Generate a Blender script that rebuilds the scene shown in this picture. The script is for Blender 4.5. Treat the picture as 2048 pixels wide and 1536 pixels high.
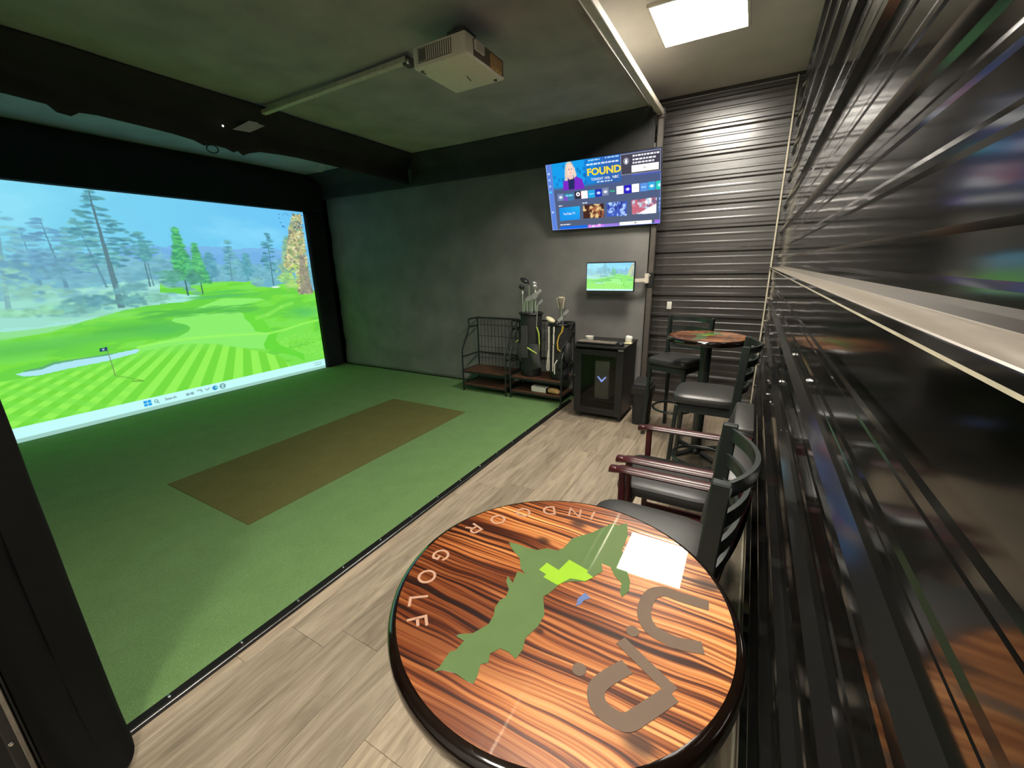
import bpy, bmesh, math, random
import numpy as np
from mathutils import Vector, Matrix, noise as mnoise

for o in list(bpy.data.objects):
    bpy.data.objects.remove(o, do_unlink=True)
scene = bpy.context.scene
COL = scene.collection

# ------------------------------------------------------------------ camera
cam_data = bpy.data.cameras.new('camera')
cam = bpy.data.objects.new('camera', cam_data)
COL.objects.link(cam)
cam_data.sensor_fit = 'HORIZONTAL'
cam_data.sensor_width = 36.0
cam_data.lens = 14.44
cam_data.clip_start = 0.02
CR = Vector((0.86895798, 0.49444602, -0.02086058))
CU = Vector((-0.11850485, 0.24882075, 0.96127251))
CF = Vector((-0.48048791, 0.83283334, -0.27480903))
m = Matrix((CR, CU, -CF)).transposed().to_4x4()
m.translation = Vector((0, 0, 1.6))
cam.matrix_world = m
scene.camera = cam

# ------------------------------------------------------------------ world, exposure
world = bpy.data.worlds.new('world')
scene.world = world
world.use_nodes = True
world.node_tree.nodes['Background'].inputs[0].default_value = (0.9, 0.95, 1.0, 1)
world.node_tree.nodes['Background'].inputs[1].default_value = 0.02
vs = scene.view_settings
vs.view_transform = 'Standard'
vs.look = 'None'
vs.gamma = 1.0
vs.use_curve_mapping = False
vs.exposure = 0.0
PANEL_STRENGTH = 75.0      # the ceiling panels
SCREEN_STRENGTH = 1.14      # the projected picture
TV_STRENGTH = 1.35

R = random.Random(7)
rad = math.radians

# ------------------------------------------------------------------ mesh helpers
def rbox_data(size, r=0.0, seg=1):
    bm = bmesh.new()
    bmesh.ops.create_cube(bm, size=1.0)
    for v in bm.verts:
        v.co.x *= size[0]; v.co.y *= size[1]; v.co.z *= size[2]
    if r > 0:
        bmesh.ops.bevel(bm, geom=list(bm.edges), offset=min(r, min(size) * .49), segments=seg, profile=.5, affect='EDGES', clamp_overlap=True)
    bm.verts.index_update()
    vs_ = [v.co.copy() for v in bm.verts]
    fs = [[v.index for v in f.verts] for f in bm.faces]
    bm.free()
    return vs_, fs

class MB:
    def __init__(self):
        self.v = []; self.f = []
    def add(self, vs_, fs, mat=None):
        n = len(self.v)
        self.v += [tuple(mat @ Vector(p)) if mat is not None else tuple(p) for p in vs_]
        self.f += [[i + n for i in f] for f in fs]
        return self
    def box(self, c, s, r=0.0, seg=1, rot=None):
        vs_, fs = rbox_data(s, r, seg)
        M = Matrix.Translation(c)
        if rot is not None:
            M = M @ (rot if isinstance(rot, Matrix) else Matrix.Rotation(rot[0], 4, rot[1]))
        return self.add(vs_, fs, M)
    def bar(self, a, b, w, t, r=0.0, up=(0, 0, 1)):
        # rectangular bar from a to b, w across, t along the up hint
        a = Vector(a); b = Vector(b); d = (b - a)
        L = d.length; z = d.normalized(); u = Vector(up)
        x = u.cross(z)
        if x.length < 1e-5: x = Vector((1, 0, 0)).cross(z)
        x.normalize(); y = z.cross(x)
        M = Matrix((x, y, z)).transposed().to_4x4(); M.translation = (a + b) / 2
        vs_, fs = rbox_data((w, t, L), r)
        return self.add(vs_, fs, M)
    def tube(self, pts, r, seg=8, closed=False, caps=True):
        pts = [Vector(p) for p in pts]; n = len(pts)
        rr = r if isinstance(r, (list, tuple)) else [r] * n
        t0 = (pts[1] - pts[0]).normalized()
        ref = Vector((0, 0, 1)) if abs(t0.z) < .9 else Vector((1, 0, 0))
        nrm = (ref - t0 * ref.dot(t0)).normalized()
        vs_ = []; fs = []
        for i, p in enumerate(pts):
            if closed: t = (pts[(i + 1) % n] - pts[i - 1]).normalized()
            else: t = (pts[min(i + 1, n - 1)] - pts[max(i - 1, 0)]).normalized()
            nrm = (nrm - t * nrm.dot(t)).normalized(); bi = t.cross(nrm)
            for k in range(seg):
                a = 2 * math.pi * k / seg
                vs_.append(p + (nrm * math.cos(a) + bi * math.sin(a)) * rr[i])
        for i in range(n if closed else n - 1):
            j = (i + 1) % n
            for k in range(seg):
                k2 = (k + 1) % seg
                fs.append([i * seg + k, i * seg + k2, j * seg + k2, j * seg + k])
        if caps and not closed:
            fs.append(list(range(seg))[::-1]); fs.append([(n - 1) * seg + k for k in range(seg)])
        return self.add(vs_, fs)
    def lathe(self, prof, seg=32, mat=None):
        # prof: (radius, z) list, about the z axis
        vs_ = []; fs = []
        for r, z in prof:
            for k in range(seg):
                a = 2 * math.pi * k / seg
                vs_.append((r * math.cos(a), r * math.sin(a), z))
        for i in range(len(prof) - 1):
            for k in range(seg):
                k2 = (k + 1) % seg
                fs.append([i * seg + k, i * seg + k2, (i + 1) * seg + k2, (i + 1) * seg + k])
        fs.append(list(range(seg))[::-1]); fs.append([(len(prof) - 1) * seg + k for k in range(seg)])
        return self.add(vs_, fs, mat)
    def prism(self, poly, z0, z1, mat=None):
        n = len(poly)
        a = sum(poly[i][0] * poly[(i + 1) % n][1] - poly[(i + 1) % n][0] * poly[i][1] for i in range(n))
        if a < 0: poly = poly[::-1]
        vs_ = [(x, y, z0) for x, y in poly] + [(x, y, z1) for x, y in poly]
        fs = [list(range(n))[::-1], [n + i for i in range(n)]]
        fs += [[i, (i + 1) % n, n + (i + 1) % n, n + i] for i in range(n)]
        return self.add(vs_, fs, mat)
    def grid(self, fn, nu, nv):
        vs_ = [fn(i / nu, j / nv) for j in range(nv + 1) for i in range(nu + 1)]
        fs = [[j * (nu + 1) + i, j * (nu + 1) + i + 1, (j + 1) * (nu + 1) + i + 1, (j + 1) * (nu + 1) + i] for j in range(nv) for i in range(nu)]
        return self.add(vs_, fs)
    def ellipsoid(self, c, s, seg=14, rings=8, rot=None):
        vs_ = []; fs = []
        for j in range(rings + 1):
            th = math.pi * (j / rings)
            th = min(max(th, .02), math.pi - .02)
            for k in range(seg):
                a = 2 * math.pi * k / seg
                vs_.append((s[0] * math.sin(th) * math.cos(a), s[1] * math.sin(th) * math.sin(a), s[2] * math.cos(th)))
        for j in range(rings):
            for k in range(seg):
                k2 = (k + 1) % seg
                fs.append([j * seg + k, (j + 1) * seg + k, (j + 1) * seg + k2, j * seg + k2])
        M = Matrix.Translation(c)
        if rot is not None: M = M @ rot
        return self.add(vs_, fs, M)
    def build(self, name, mat, parent=None, smooth=False):
        me = bpy.data.meshes.new(name)
        me.from_pydata(self.v, [], self.f)
        me.validate()
        if smooth:
            me.polygons.foreach_set('use_smooth', [True] * len(me.polygons))
            try: me.set_sharp_from_angle(angle=rad(40))
            except Exception: pass
        me.materials.append(mat)
        return place(name, me, parent)

def place(name, me, parent=None, loc=None, rot=None, scale=None):
    o = bpy.data.objects.new(name, me)
    COL.objects.link(o)
    if parent is not None: o.parent = parent
    if loc is not None: o.location = loc
    if rot is not None: o.rotation_euler = rot
    if scale is not None: o.scale = scale
    return o

def tag(o, label=None, cat=None, group=None, kind=None):
    if label: o['label'] = label
    if cat: o['category'] = cat
    if group: o['group'] = group
    if kind: o['kind'] = kind
    return o

def thing(name, label, cat, loc=(0, 0, 0), rotz=0.0, group=None):
    o = bpy.data.objects.new(name, None)
    COL.objects.link(o)
    o.empty_display_size = .1
    o.location = loc; o.rotation_euler = (0, 0, rotz)
    return tag(o, label, cat, group)

def copy_tree(o, parent=None):
    c = o.copy(); COL.objects.link(c); c.parent = parent
    for ch in [x for x in bpy.data.objects if x.parent == o]:
        copy_tree(ch, c)
    return c

# ------------------------------------------------------------------ materials
def srgb(r, g, b):
    f = lambda c: c / 12.92 if c <= .04045 else ((c + .055) / 1.055) ** 2.4
    return (f(r / 255), f(g / 255), f(b / 255), 1)

class NT:
    def __init__(self, name):
        self.m = bpy.data.materials.new(name); self.m.use_nodes = True
        self.t = self.m.node_tree; self.n = self.t.nodes; self.l = self.t.links
        self.b = self.n['Principled BSDF']; self.out = self.n['Material Output']
    def node(self, typ, **k):
        x = self.n.new(typ)
        for a, v in k.items(): setattr(x, a, v)
        return x
    def link(self, a, b): self.l.new(a, b)
    def pos(self, scale=(1, 1, 1), obj=False, rnd=False):
        mp = self.node('ShaderNodeMapping'); mp.inputs['Scale'].default_value = scale
        if obj: src = self.node('ShaderNodeTexCoord').outputs['Object']
        else: src = self.node('ShaderNodeNewGeometry').outputs['Position']
        if rnd:
            oi = self.node('ShaderNodeObjectInfo')
            ml = self.node('ShaderNodeMath', operation='MULTIPLY'); ml.inputs[1].default_value = 37.0
            self.link(oi.outputs['Random'], ml.inputs[0])
            ad = self.node('ShaderNodeVectorMath', operation='ADD')
            self.link(src, ad.inputs[0]); self.link(ml.outputs[0], ad.inputs[1]); src = ad.outputs[0]
        self.link(src, mp.inputs['Vector'])
        return mp.outputs[0]
    def noise(self, vec, scale, detail=3, rough=.5, dist=0.0):
        x = self.node('ShaderNodeTexNoise')
        x.inputs['Scale'].default_value = scale; x.inputs['Detail'].default_value = detail
        x.inputs['Roughness'].default_value = rough; x.inputs['Distortion'].default_value = dist
        if vec is not None: self.link(vec, x.inputs['Vector'])
        return x.outputs['Fac']
    def ramp(self, fac, stops):
        x = self.node('ShaderNodeValToRGB')
        e = x.color_ramp.elements
        while len(e) < len(stops): e.new(.5)
        for i, (p, c) in enumerate(stops):
            e[i].position = p; e[i].color = c if len(c) == 4 else (*c, 1)
        self.link(fac, x.inputs[0])
        return x.outputs[0]
    def mix(self, fac, a, b, mode='MIX'):
        x = self.node('ShaderNodeMix', data_type='RGBA', blend_type=mode)
        for i, v in ((0, fac), (6, a), (7, b)):
            if hasattr(v, 'is_output'): self.link(v, x.inputs[i])
            else: x.inputs[i].default_value = v
        return x.outputs[2]
    def bump(self, h, strength=.2, dist=.002):
        x = self.node('ShaderNodeBump'); x.inputs['Strength'].default_value = strength; x.inputs['Distance'].default_value = dist
        self.link(h, x.inputs['Height']); self.link(x.outputs[0], self.b.inputs['Normal'])

def plain(name, col, rough=.5, metal=0.0, spec=.5, coat=0.0, var=.12, nscale=25, bump=0.0, bdist=.001):
    t = NT(name)
    b = t.b
    p = t.pos(obj=True)
    fac = t.noise(p, nscale, 3)
    lo = tuple(c * (1 - var) for c in col[:3]) + (1,); hi = tuple(min(1, c * (1 + var)) for c in col[:3]) + (1,)
    t.link(t.ramp(fac, [(.3, lo), (.7, hi)]), b.inputs['Base Color'])
    b.inputs['Roughness'].default_value = rough; b.inputs['Metallic'].default_value = metal
    b.inputs['Specular IOR Level'].default_value = spec
    b.inputs['Coat Weight'].default_value = coat; b.inputs['Coat Roughness'].default_value = .015
    if bump: t.bump(fac, bump, bdist)
    return t.m

def emit(name, col, s):
    t = NT(name); t.n.remove(t.b)
    e = t.node('ShaderNodeEmission'); e.inputs[0].default_value = col; e.inputs[1].default_value = s
    t.link(e.outputs[0], t.out.inputs[0])
    return t.m

def emit_attr(name, s):
    t = NT(name); t.n.remove(t.b)
    a = t.node('ShaderNodeAttribute', attribute_name='picture')
    e = t.node('ShaderNodeEmission'); e.inputs[1].default_value = s
    t.link(a.outputs['Color'], e.inputs[0]); t.link(e.outputs[0], t.out.inputs[0])
    return t.m

def fabric(name, col, sheen=.1):
    t = NT(name); p = t.pos()
    a = t.noise(p, 3.0, 4); w = t.noise(p, 900, 1)
    lo = tuple(c * .85 for c in col[:3]) + (1,); hi = tuple(c * 1.15 for c in col[:3]) + (1,)
    t.link(t.ramp(a, [(.3, lo), (.7, hi)]), t.b.inputs['Base Color'])
    t.b.inputs['Roughness'].default_value = .9; t.b.inputs['Specular IOR Level'].default_value = .15
    t.b.inputs['Sheen Weight'].default_value = sheen
    t.bump(w, .25, .001)
    return t.m

def metal_wall(name, col, rough, axis):
    t = NT(name)
    p = t.pos((1, 1, 1))
    wob = t.noise(t.pos((1.6, 1.6, 5.0)), 1.6, 2, .5)
    dust = t.noise(p, 3, 2)
    t.link(t.ramp(dust, [(.3, tuple(c * .95 for c in col[:3]) + (1,)), (.75, tuple(c * 1.05 for c in col[:3]) + (1,))]), t.b.inputs['Base Color'])
    rr = t.node('ShaderNodeMapRange'); rr.inputs['To Min'].default_value = rough * .95; rr.inputs['To Max'].default_value = rough * 1.05
    t.link(dust, rr.inputs[0]); t.link(rr.outputs[0], t.b.inputs['Roughness'])
    t.b.inputs['IOR'].default_value = 1.9 if axis == 0 else 1.52
    t.bump(wob, .05 if axis == 0 else .12, .008)
    return t.m

def plank_mat():
    t = NT('oak_plank')
    g1 = t.noise(t.pos((9, .9, 9), rnd=True), 2.2, 5, .6, 1.2)
    g2 = t.noise(t.pos((90, 4, 90), rnd=True), 2.0, 4, .65, .4)
    c1 = t.ramp(g1, [(.28, srgb(134, 121, 105)), (.5, srgb(172, 158, 139)), (.75, srgb(198, 184, 164))])
    c2 = t.ramp(g2, [(.3, (.74, .73, .71, 1)), (.6, (1, 1, 1, 1))])
    c = t.mix(.75, c1, c2, 'MULTIPLY')
    oi = t.node('ShaderNodeObjectInfo')
    tint = t.ramp(oi.outputs['Random'], [(0, (.72, .70, .68, 1)), (.5, (.95, .93, .9, 1)), (1, (1.12, 1.08, 1.02, 1))])
    t.link(t.mix(1.0, c, tint, 'MULTIPLY'), t.b.inputs['Base Color'])
    t.b.inputs['Roughness'].default_value = .42
    t.bump(g2, .12, .001)
    return t.m

def turf_mat(name, c0, c1, c2):
    t = NT(name)
    p = t.pos()
    fine = t.noise(p, 420, 2, .7); mid = t.noise(p, 6, 4)
    c = t.ramp(fine, [(.25, c0), (.5, c1), (.75, c2)])
    v = t.ramp(mid, [(.3, (.95, .95, .95, 1)), (.7, (1.05, 1.05, 1.05, 1))])
    t.link(t.mix(1.0, c, v, 'MULTIPLY'), t.b.inputs['Base Color'])
    t.b.inputs['Roughness'].default_value = .95; t.b.inputs['Specular IOR Level'].default_value = .1
    t.bump(fine, .6, .004)
    return t.m

def burnt_wood():
    t = NT('burnt_pine_epoxy')
    tc = t.node('ShaderNodeTexCoord').outputs['Object']
    def mp(scale, src=tc, rz=-.1):
        q = t.node('ShaderNodeMapping'); q.inputs['Scale'].default_value = scale; q.inputs['Rotation'].default_value = (0, 0, rz)
        t.link(src, q.inputs['Vector']); return q.outputs[0]
    warp = t.node('ShaderNodeTexNoise'); warp.inputs['Scale'].default_value = 1.0; warp.inputs['Detail'].default_value = 2
    t.link(mp((3.2, 7.5, 1)), warp.inputs['Vector'])
    sub = t.node('ShaderNodeVectorMath', operation='SUBTRACT'); sub.inputs[1].default_value = (.5, .5, .5); t.link(warp.outputs['Color'], sub.inputs[0])
    scl = t.node('ShaderNodeVectorMath', operation='MULTIPLY'); scl.inputs[1].default_value = (0, .05, 0); t.link(sub.outputs[0], scl.inputs[0])
    ad = t.node('ShaderNodeVectorMath', operation='ADD'); t.link(tc, ad.inputs[0]); t.link(scl.outputs[0], ad.inputs[1])
    w = ad.outputs[0]
    lines = t.noise(mp((1.3, 120, 1), w), 1.0, 2.0, .5)
    fine = t.noise(mp((5, 420, 1), w), 1.0, 3, .6)
    broad = t.noise(mp((1.4, 9.5, 1), w), 1.0, 2, .5)
    c = t.ramp(lines, [(.36, srgb(58, 24, 10)), (.45, srgb(120, 62, 28)), (.52, srgb(188, 118, 62)), (.64, srgb(222, 162, 102))])
    sx = t.node('ShaderNodeSeparateXYZ'); t.link(tc, sx.inputs[0])
    gx = t.node('ShaderNodeMath', operation='MULTIPLY_ADD'); gx.inputs[1].default_value = .45; t.link(sx.outputs[0], gx.inputs[0]); t.link(broad, gx.inputs[2])
    gy = t.node('ShaderNodeMath', operation='MULTIPLY_ADD'); gy.inputs[1].default_value = .12; t.link(sx.outputs[1], gy.inputs[0]); t.link(gx.outputs[0], gy.inputs[2]); broad = gy.outputs[0]
    tone = t.ramp(broad, [(.34, (.26, .16, .12, 1)), (.47, (.62, .5, .43, 1)), (.6, (1.0, .97, .94, 1))])
    f2 = t.ramp(fine, [(.3, (.75, .68, .6, 1)), (.65, (1.05, 1.05, 1.05, 1))])
    c = t.mix(1.0, c, tone, 'MULTIPLY'); c = t.mix(.7, c, f2, 'MULTIPLY')
    for kx, ky, kr in ((-.038, .2, .018), (-.082, .102, .015), (.19, -.199, .022), (.237, .139, .026), (-.21, .2, .014), (.01, -.095, .008)):
        d = t.node('ShaderNodeVectorMath', operation='DISTANCE'); d.inputs[1].default_value = (kx, ky, 0)
        flat = t.node('ShaderNodeVectorMath', operation='MULTIPLY'); flat.inputs[1].default_value = (.62, 1, 0); t.link(w, flat.inputs[0])
        d.inputs[1].default_value = (kx * .62, ky, 0)
        t.link(flat.outputs[0], d.inputs[0])
        k = t.node('ShaderNodeMapRange', interpolation_type='SMOOTHSTEP'); k.inputs['From Min'].default_value = kr; k.inputs['From Max'].default_value = kr * .25
        t.link(d.outputs['Value'], k.inputs[0])
        k2 = t.node('ShaderNodeMath', operation='MULTIPLY'); k2.inputs[1].default_value = .85; t.link(k.outputs[0], k2.inputs[0])
        c = t.mix(k2.outputs[0], c, srgb(38, 17, 8))
    t.link(c, t.b.inputs['Base Color'])
    t.b.inputs['Roughness'].default_value = .35
    t.b.inputs['Coat Weight'].default_value = 1; t.b.inputs['Coat Roughness'].default_value = .015
    t.b.inputs['Specular IOR Level'].default_value = .2
    cb_ = t.node('ShaderNodeBump'); cb_.inputs['Strength'].default_value = .05; cb_.inputs['Distance'].default_value = .001
    t.link(lines, cb_.inputs['Height']); t.link(cb_.outputs[0], t.b.inputs['Coat Normal'])
    return t.m

def tinted_glass():
    t = NT('tinted_glass'); t.n.remove(t.b)
    tr = t.node('ShaderNodeBsdfTransparent'); tr.inputs[0].default_value = (.62, .63, .61, 1)
    gl = t.node('ShaderNodeBsdfGlossy'); gl.inputs[0].default_value = (1, 1, 1, 1); gl.inputs[1].default_value = .04
    fr = t.node('ShaderNodeFresnel'); fr.inputs[0].default_value = 1.35
    mx = t.node('ShaderNodeMixShader')
    t.link(fr.outputs[0], mx.inputs[0]); t.link(tr.outputs[0], mx.inputs[1]); t.link(gl.outputs[0], mx.inputs[2]); t.link(mx.outputs[0], t.out.inputs[0])
    return t.m

M = dict(
    plank=plank_mat(),
    subfloor=plain('subfloor', srgb(40, 36, 32), .9),
    turf=turf_mat('green_turf', srgb(76, 108, 62), srgb(112, 146, 92), srgb(144, 176, 122)),
    mat=turf_mat('olive_turf', srgb(72, 72, 36), srgb(104, 104, 60), srgb(132, 130, 82)),
    curtain=fabric('charcoal_curtain', (.2, .194, .183, 1)),
    drape=fabric('dark_drape', (.38, .364, .328, 1)),
    blackcloth=fabric('black_cloth', (.03, .033, .036, 1), 0),
    baffle=fabric('shaded_drape', (.05, .05, .048, 1), 0),  # ceiling cloth again, darkened to carry the shade on its hanging drops
    padcloth=fabric('black_pad_cloth', (.004, .004, .0038, 1), 0),
    ceiling=plain('grey_ceiling', (.78, .755, .7), .75, var=.05, nscale=4),
    wall_r=metal_wall('gloss_black_metal', (.010, .0095, .009), .1, 1),
    wall_b=metal_wall('satin_black_metal', (.035, .032, .028), .27, 0),
    trim_cream=plain('cream_trim', srgb(214, 204, 180), .45),
    trim_grey=plain('grey_trim', srgb(128, 120, 108), .35, spec=.6),
    trim_black=plain('black_trim', (.012, .012, .012), .25),
    steel=plain('bright_steel', (.75, .74, .72), .25, metal=1),
    pipe=plain('tan_steel', srgb(208, 200, 182), .5),
    post=plain('dark_post', srgb(86, 80, 74), .45),
    blackmetal=plain('black_powder_coat', (.016, .018, .017), .38),
    stoolmetal=plain('green_black_coat', (.016, .022, .02), .3, spec=.6),
    vinyl=plain('black_vinyl', (.032, .031, .029), .4, bump=.15, nscale=120, bdist=.0006),
    cherry=plain('cherry_wood', srgb(62, 18, 20), .3, nscale=12, var=.3),
    white=plain('white_plastic', srgb(232, 228, 216), .4, var=.03),
    projector=plain('ivory_plastic', srgb(240, 234, 216), .45, var=.03),
    projdark=plain('projector_grille', srgb(118, 112, 102), .6),
    black=plain('black_plastic', (.012, .012, .013), .35),
    blackmatte=plain('matte_black', (.016, .016, .016), .7),
    bagfab=plain('bag_nylon', (.02, .021, .021), .6, bump=.2, nscale=200),
    baggrey=plain('bag_charcoal', (.055, .056, .055), .55, bump=.2, nscale=150),
    lime=plain('lime_nylon', srgb(190, 214, 96), .5),
    chrome=plain('club_steel', (.7, .7, .68), .25, metal=.65),
    clubblack=plain('club_black', (.03, .032, .034), .22),
    cream=plain('cream_head', srgb(238, 228, 190), .3),
    strapwhite=plain('white_strap', srgb(226, 220, 206), .6),
    yellow=plain('yellow_strap', srgb(206, 176, 70), .5),
    tan=plain('tan_leather', srgb(206, 168, 112), .7, nscale=60, var=.25, bump=.5, bdist=.004),
    shelfwood=plain('rustic_shelf', srgb(84, 56, 38), .55, nscale=18, var=.3),
    wood=burnt_wood(),
    rim=plain('dark_gloss_rim', srgb(20, 11, 7), .12, coat=1),
    sage=plain('sage_print', srgb(86, 108, 66), 1.0, spec=.2, coat=1, var=.03),
    limeprint=plain('lime_print', srgb(136, 178, 48), 1.0, spec=.2, coat=1, var=.02),
    blueprint=plain('blue_print', srgb(92, 110, 152), 1.0, spec=.2, coat=1, var=.02),
    greyprint=plain('taupe_print', srgb(108, 92, 80), 1.0, spec=.2, coat=1, var=.03),
    letterprint=plain('pale_rose_print', srgb(168, 132, 110), 1.0, spec=.2, coat=1, var=.03),
    glass=tinted_glass(),
    tower=plain('grey_tower', srgb(176, 174, 166), .4),
    chevron=emit('chevron_light', srgb(150, 175, 255), 2.2),
    panel=emit('panel_light', (1.0, .93, .82, 1), PANEL_STRENGTH),
    screen=emit_attr('projected_picture', SCREEN_STRENGTH),
    tvscreen=emit_attr('tv_picture', TV_STRENGTH),
    screenfab=plain('screen_margin', srgb(226, 232, 228), .8, var=.03),
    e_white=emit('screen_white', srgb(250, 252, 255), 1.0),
    e_yellow=emit('screen_yellow', srgb(250, 226, 60), 1.0),
    e_grey=emit('screen_grey', srgb(90, 90, 96), 1.0),
    e_teal=emit('screen_teal', srgb(40, 220, 150), 1.0),
)
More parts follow.
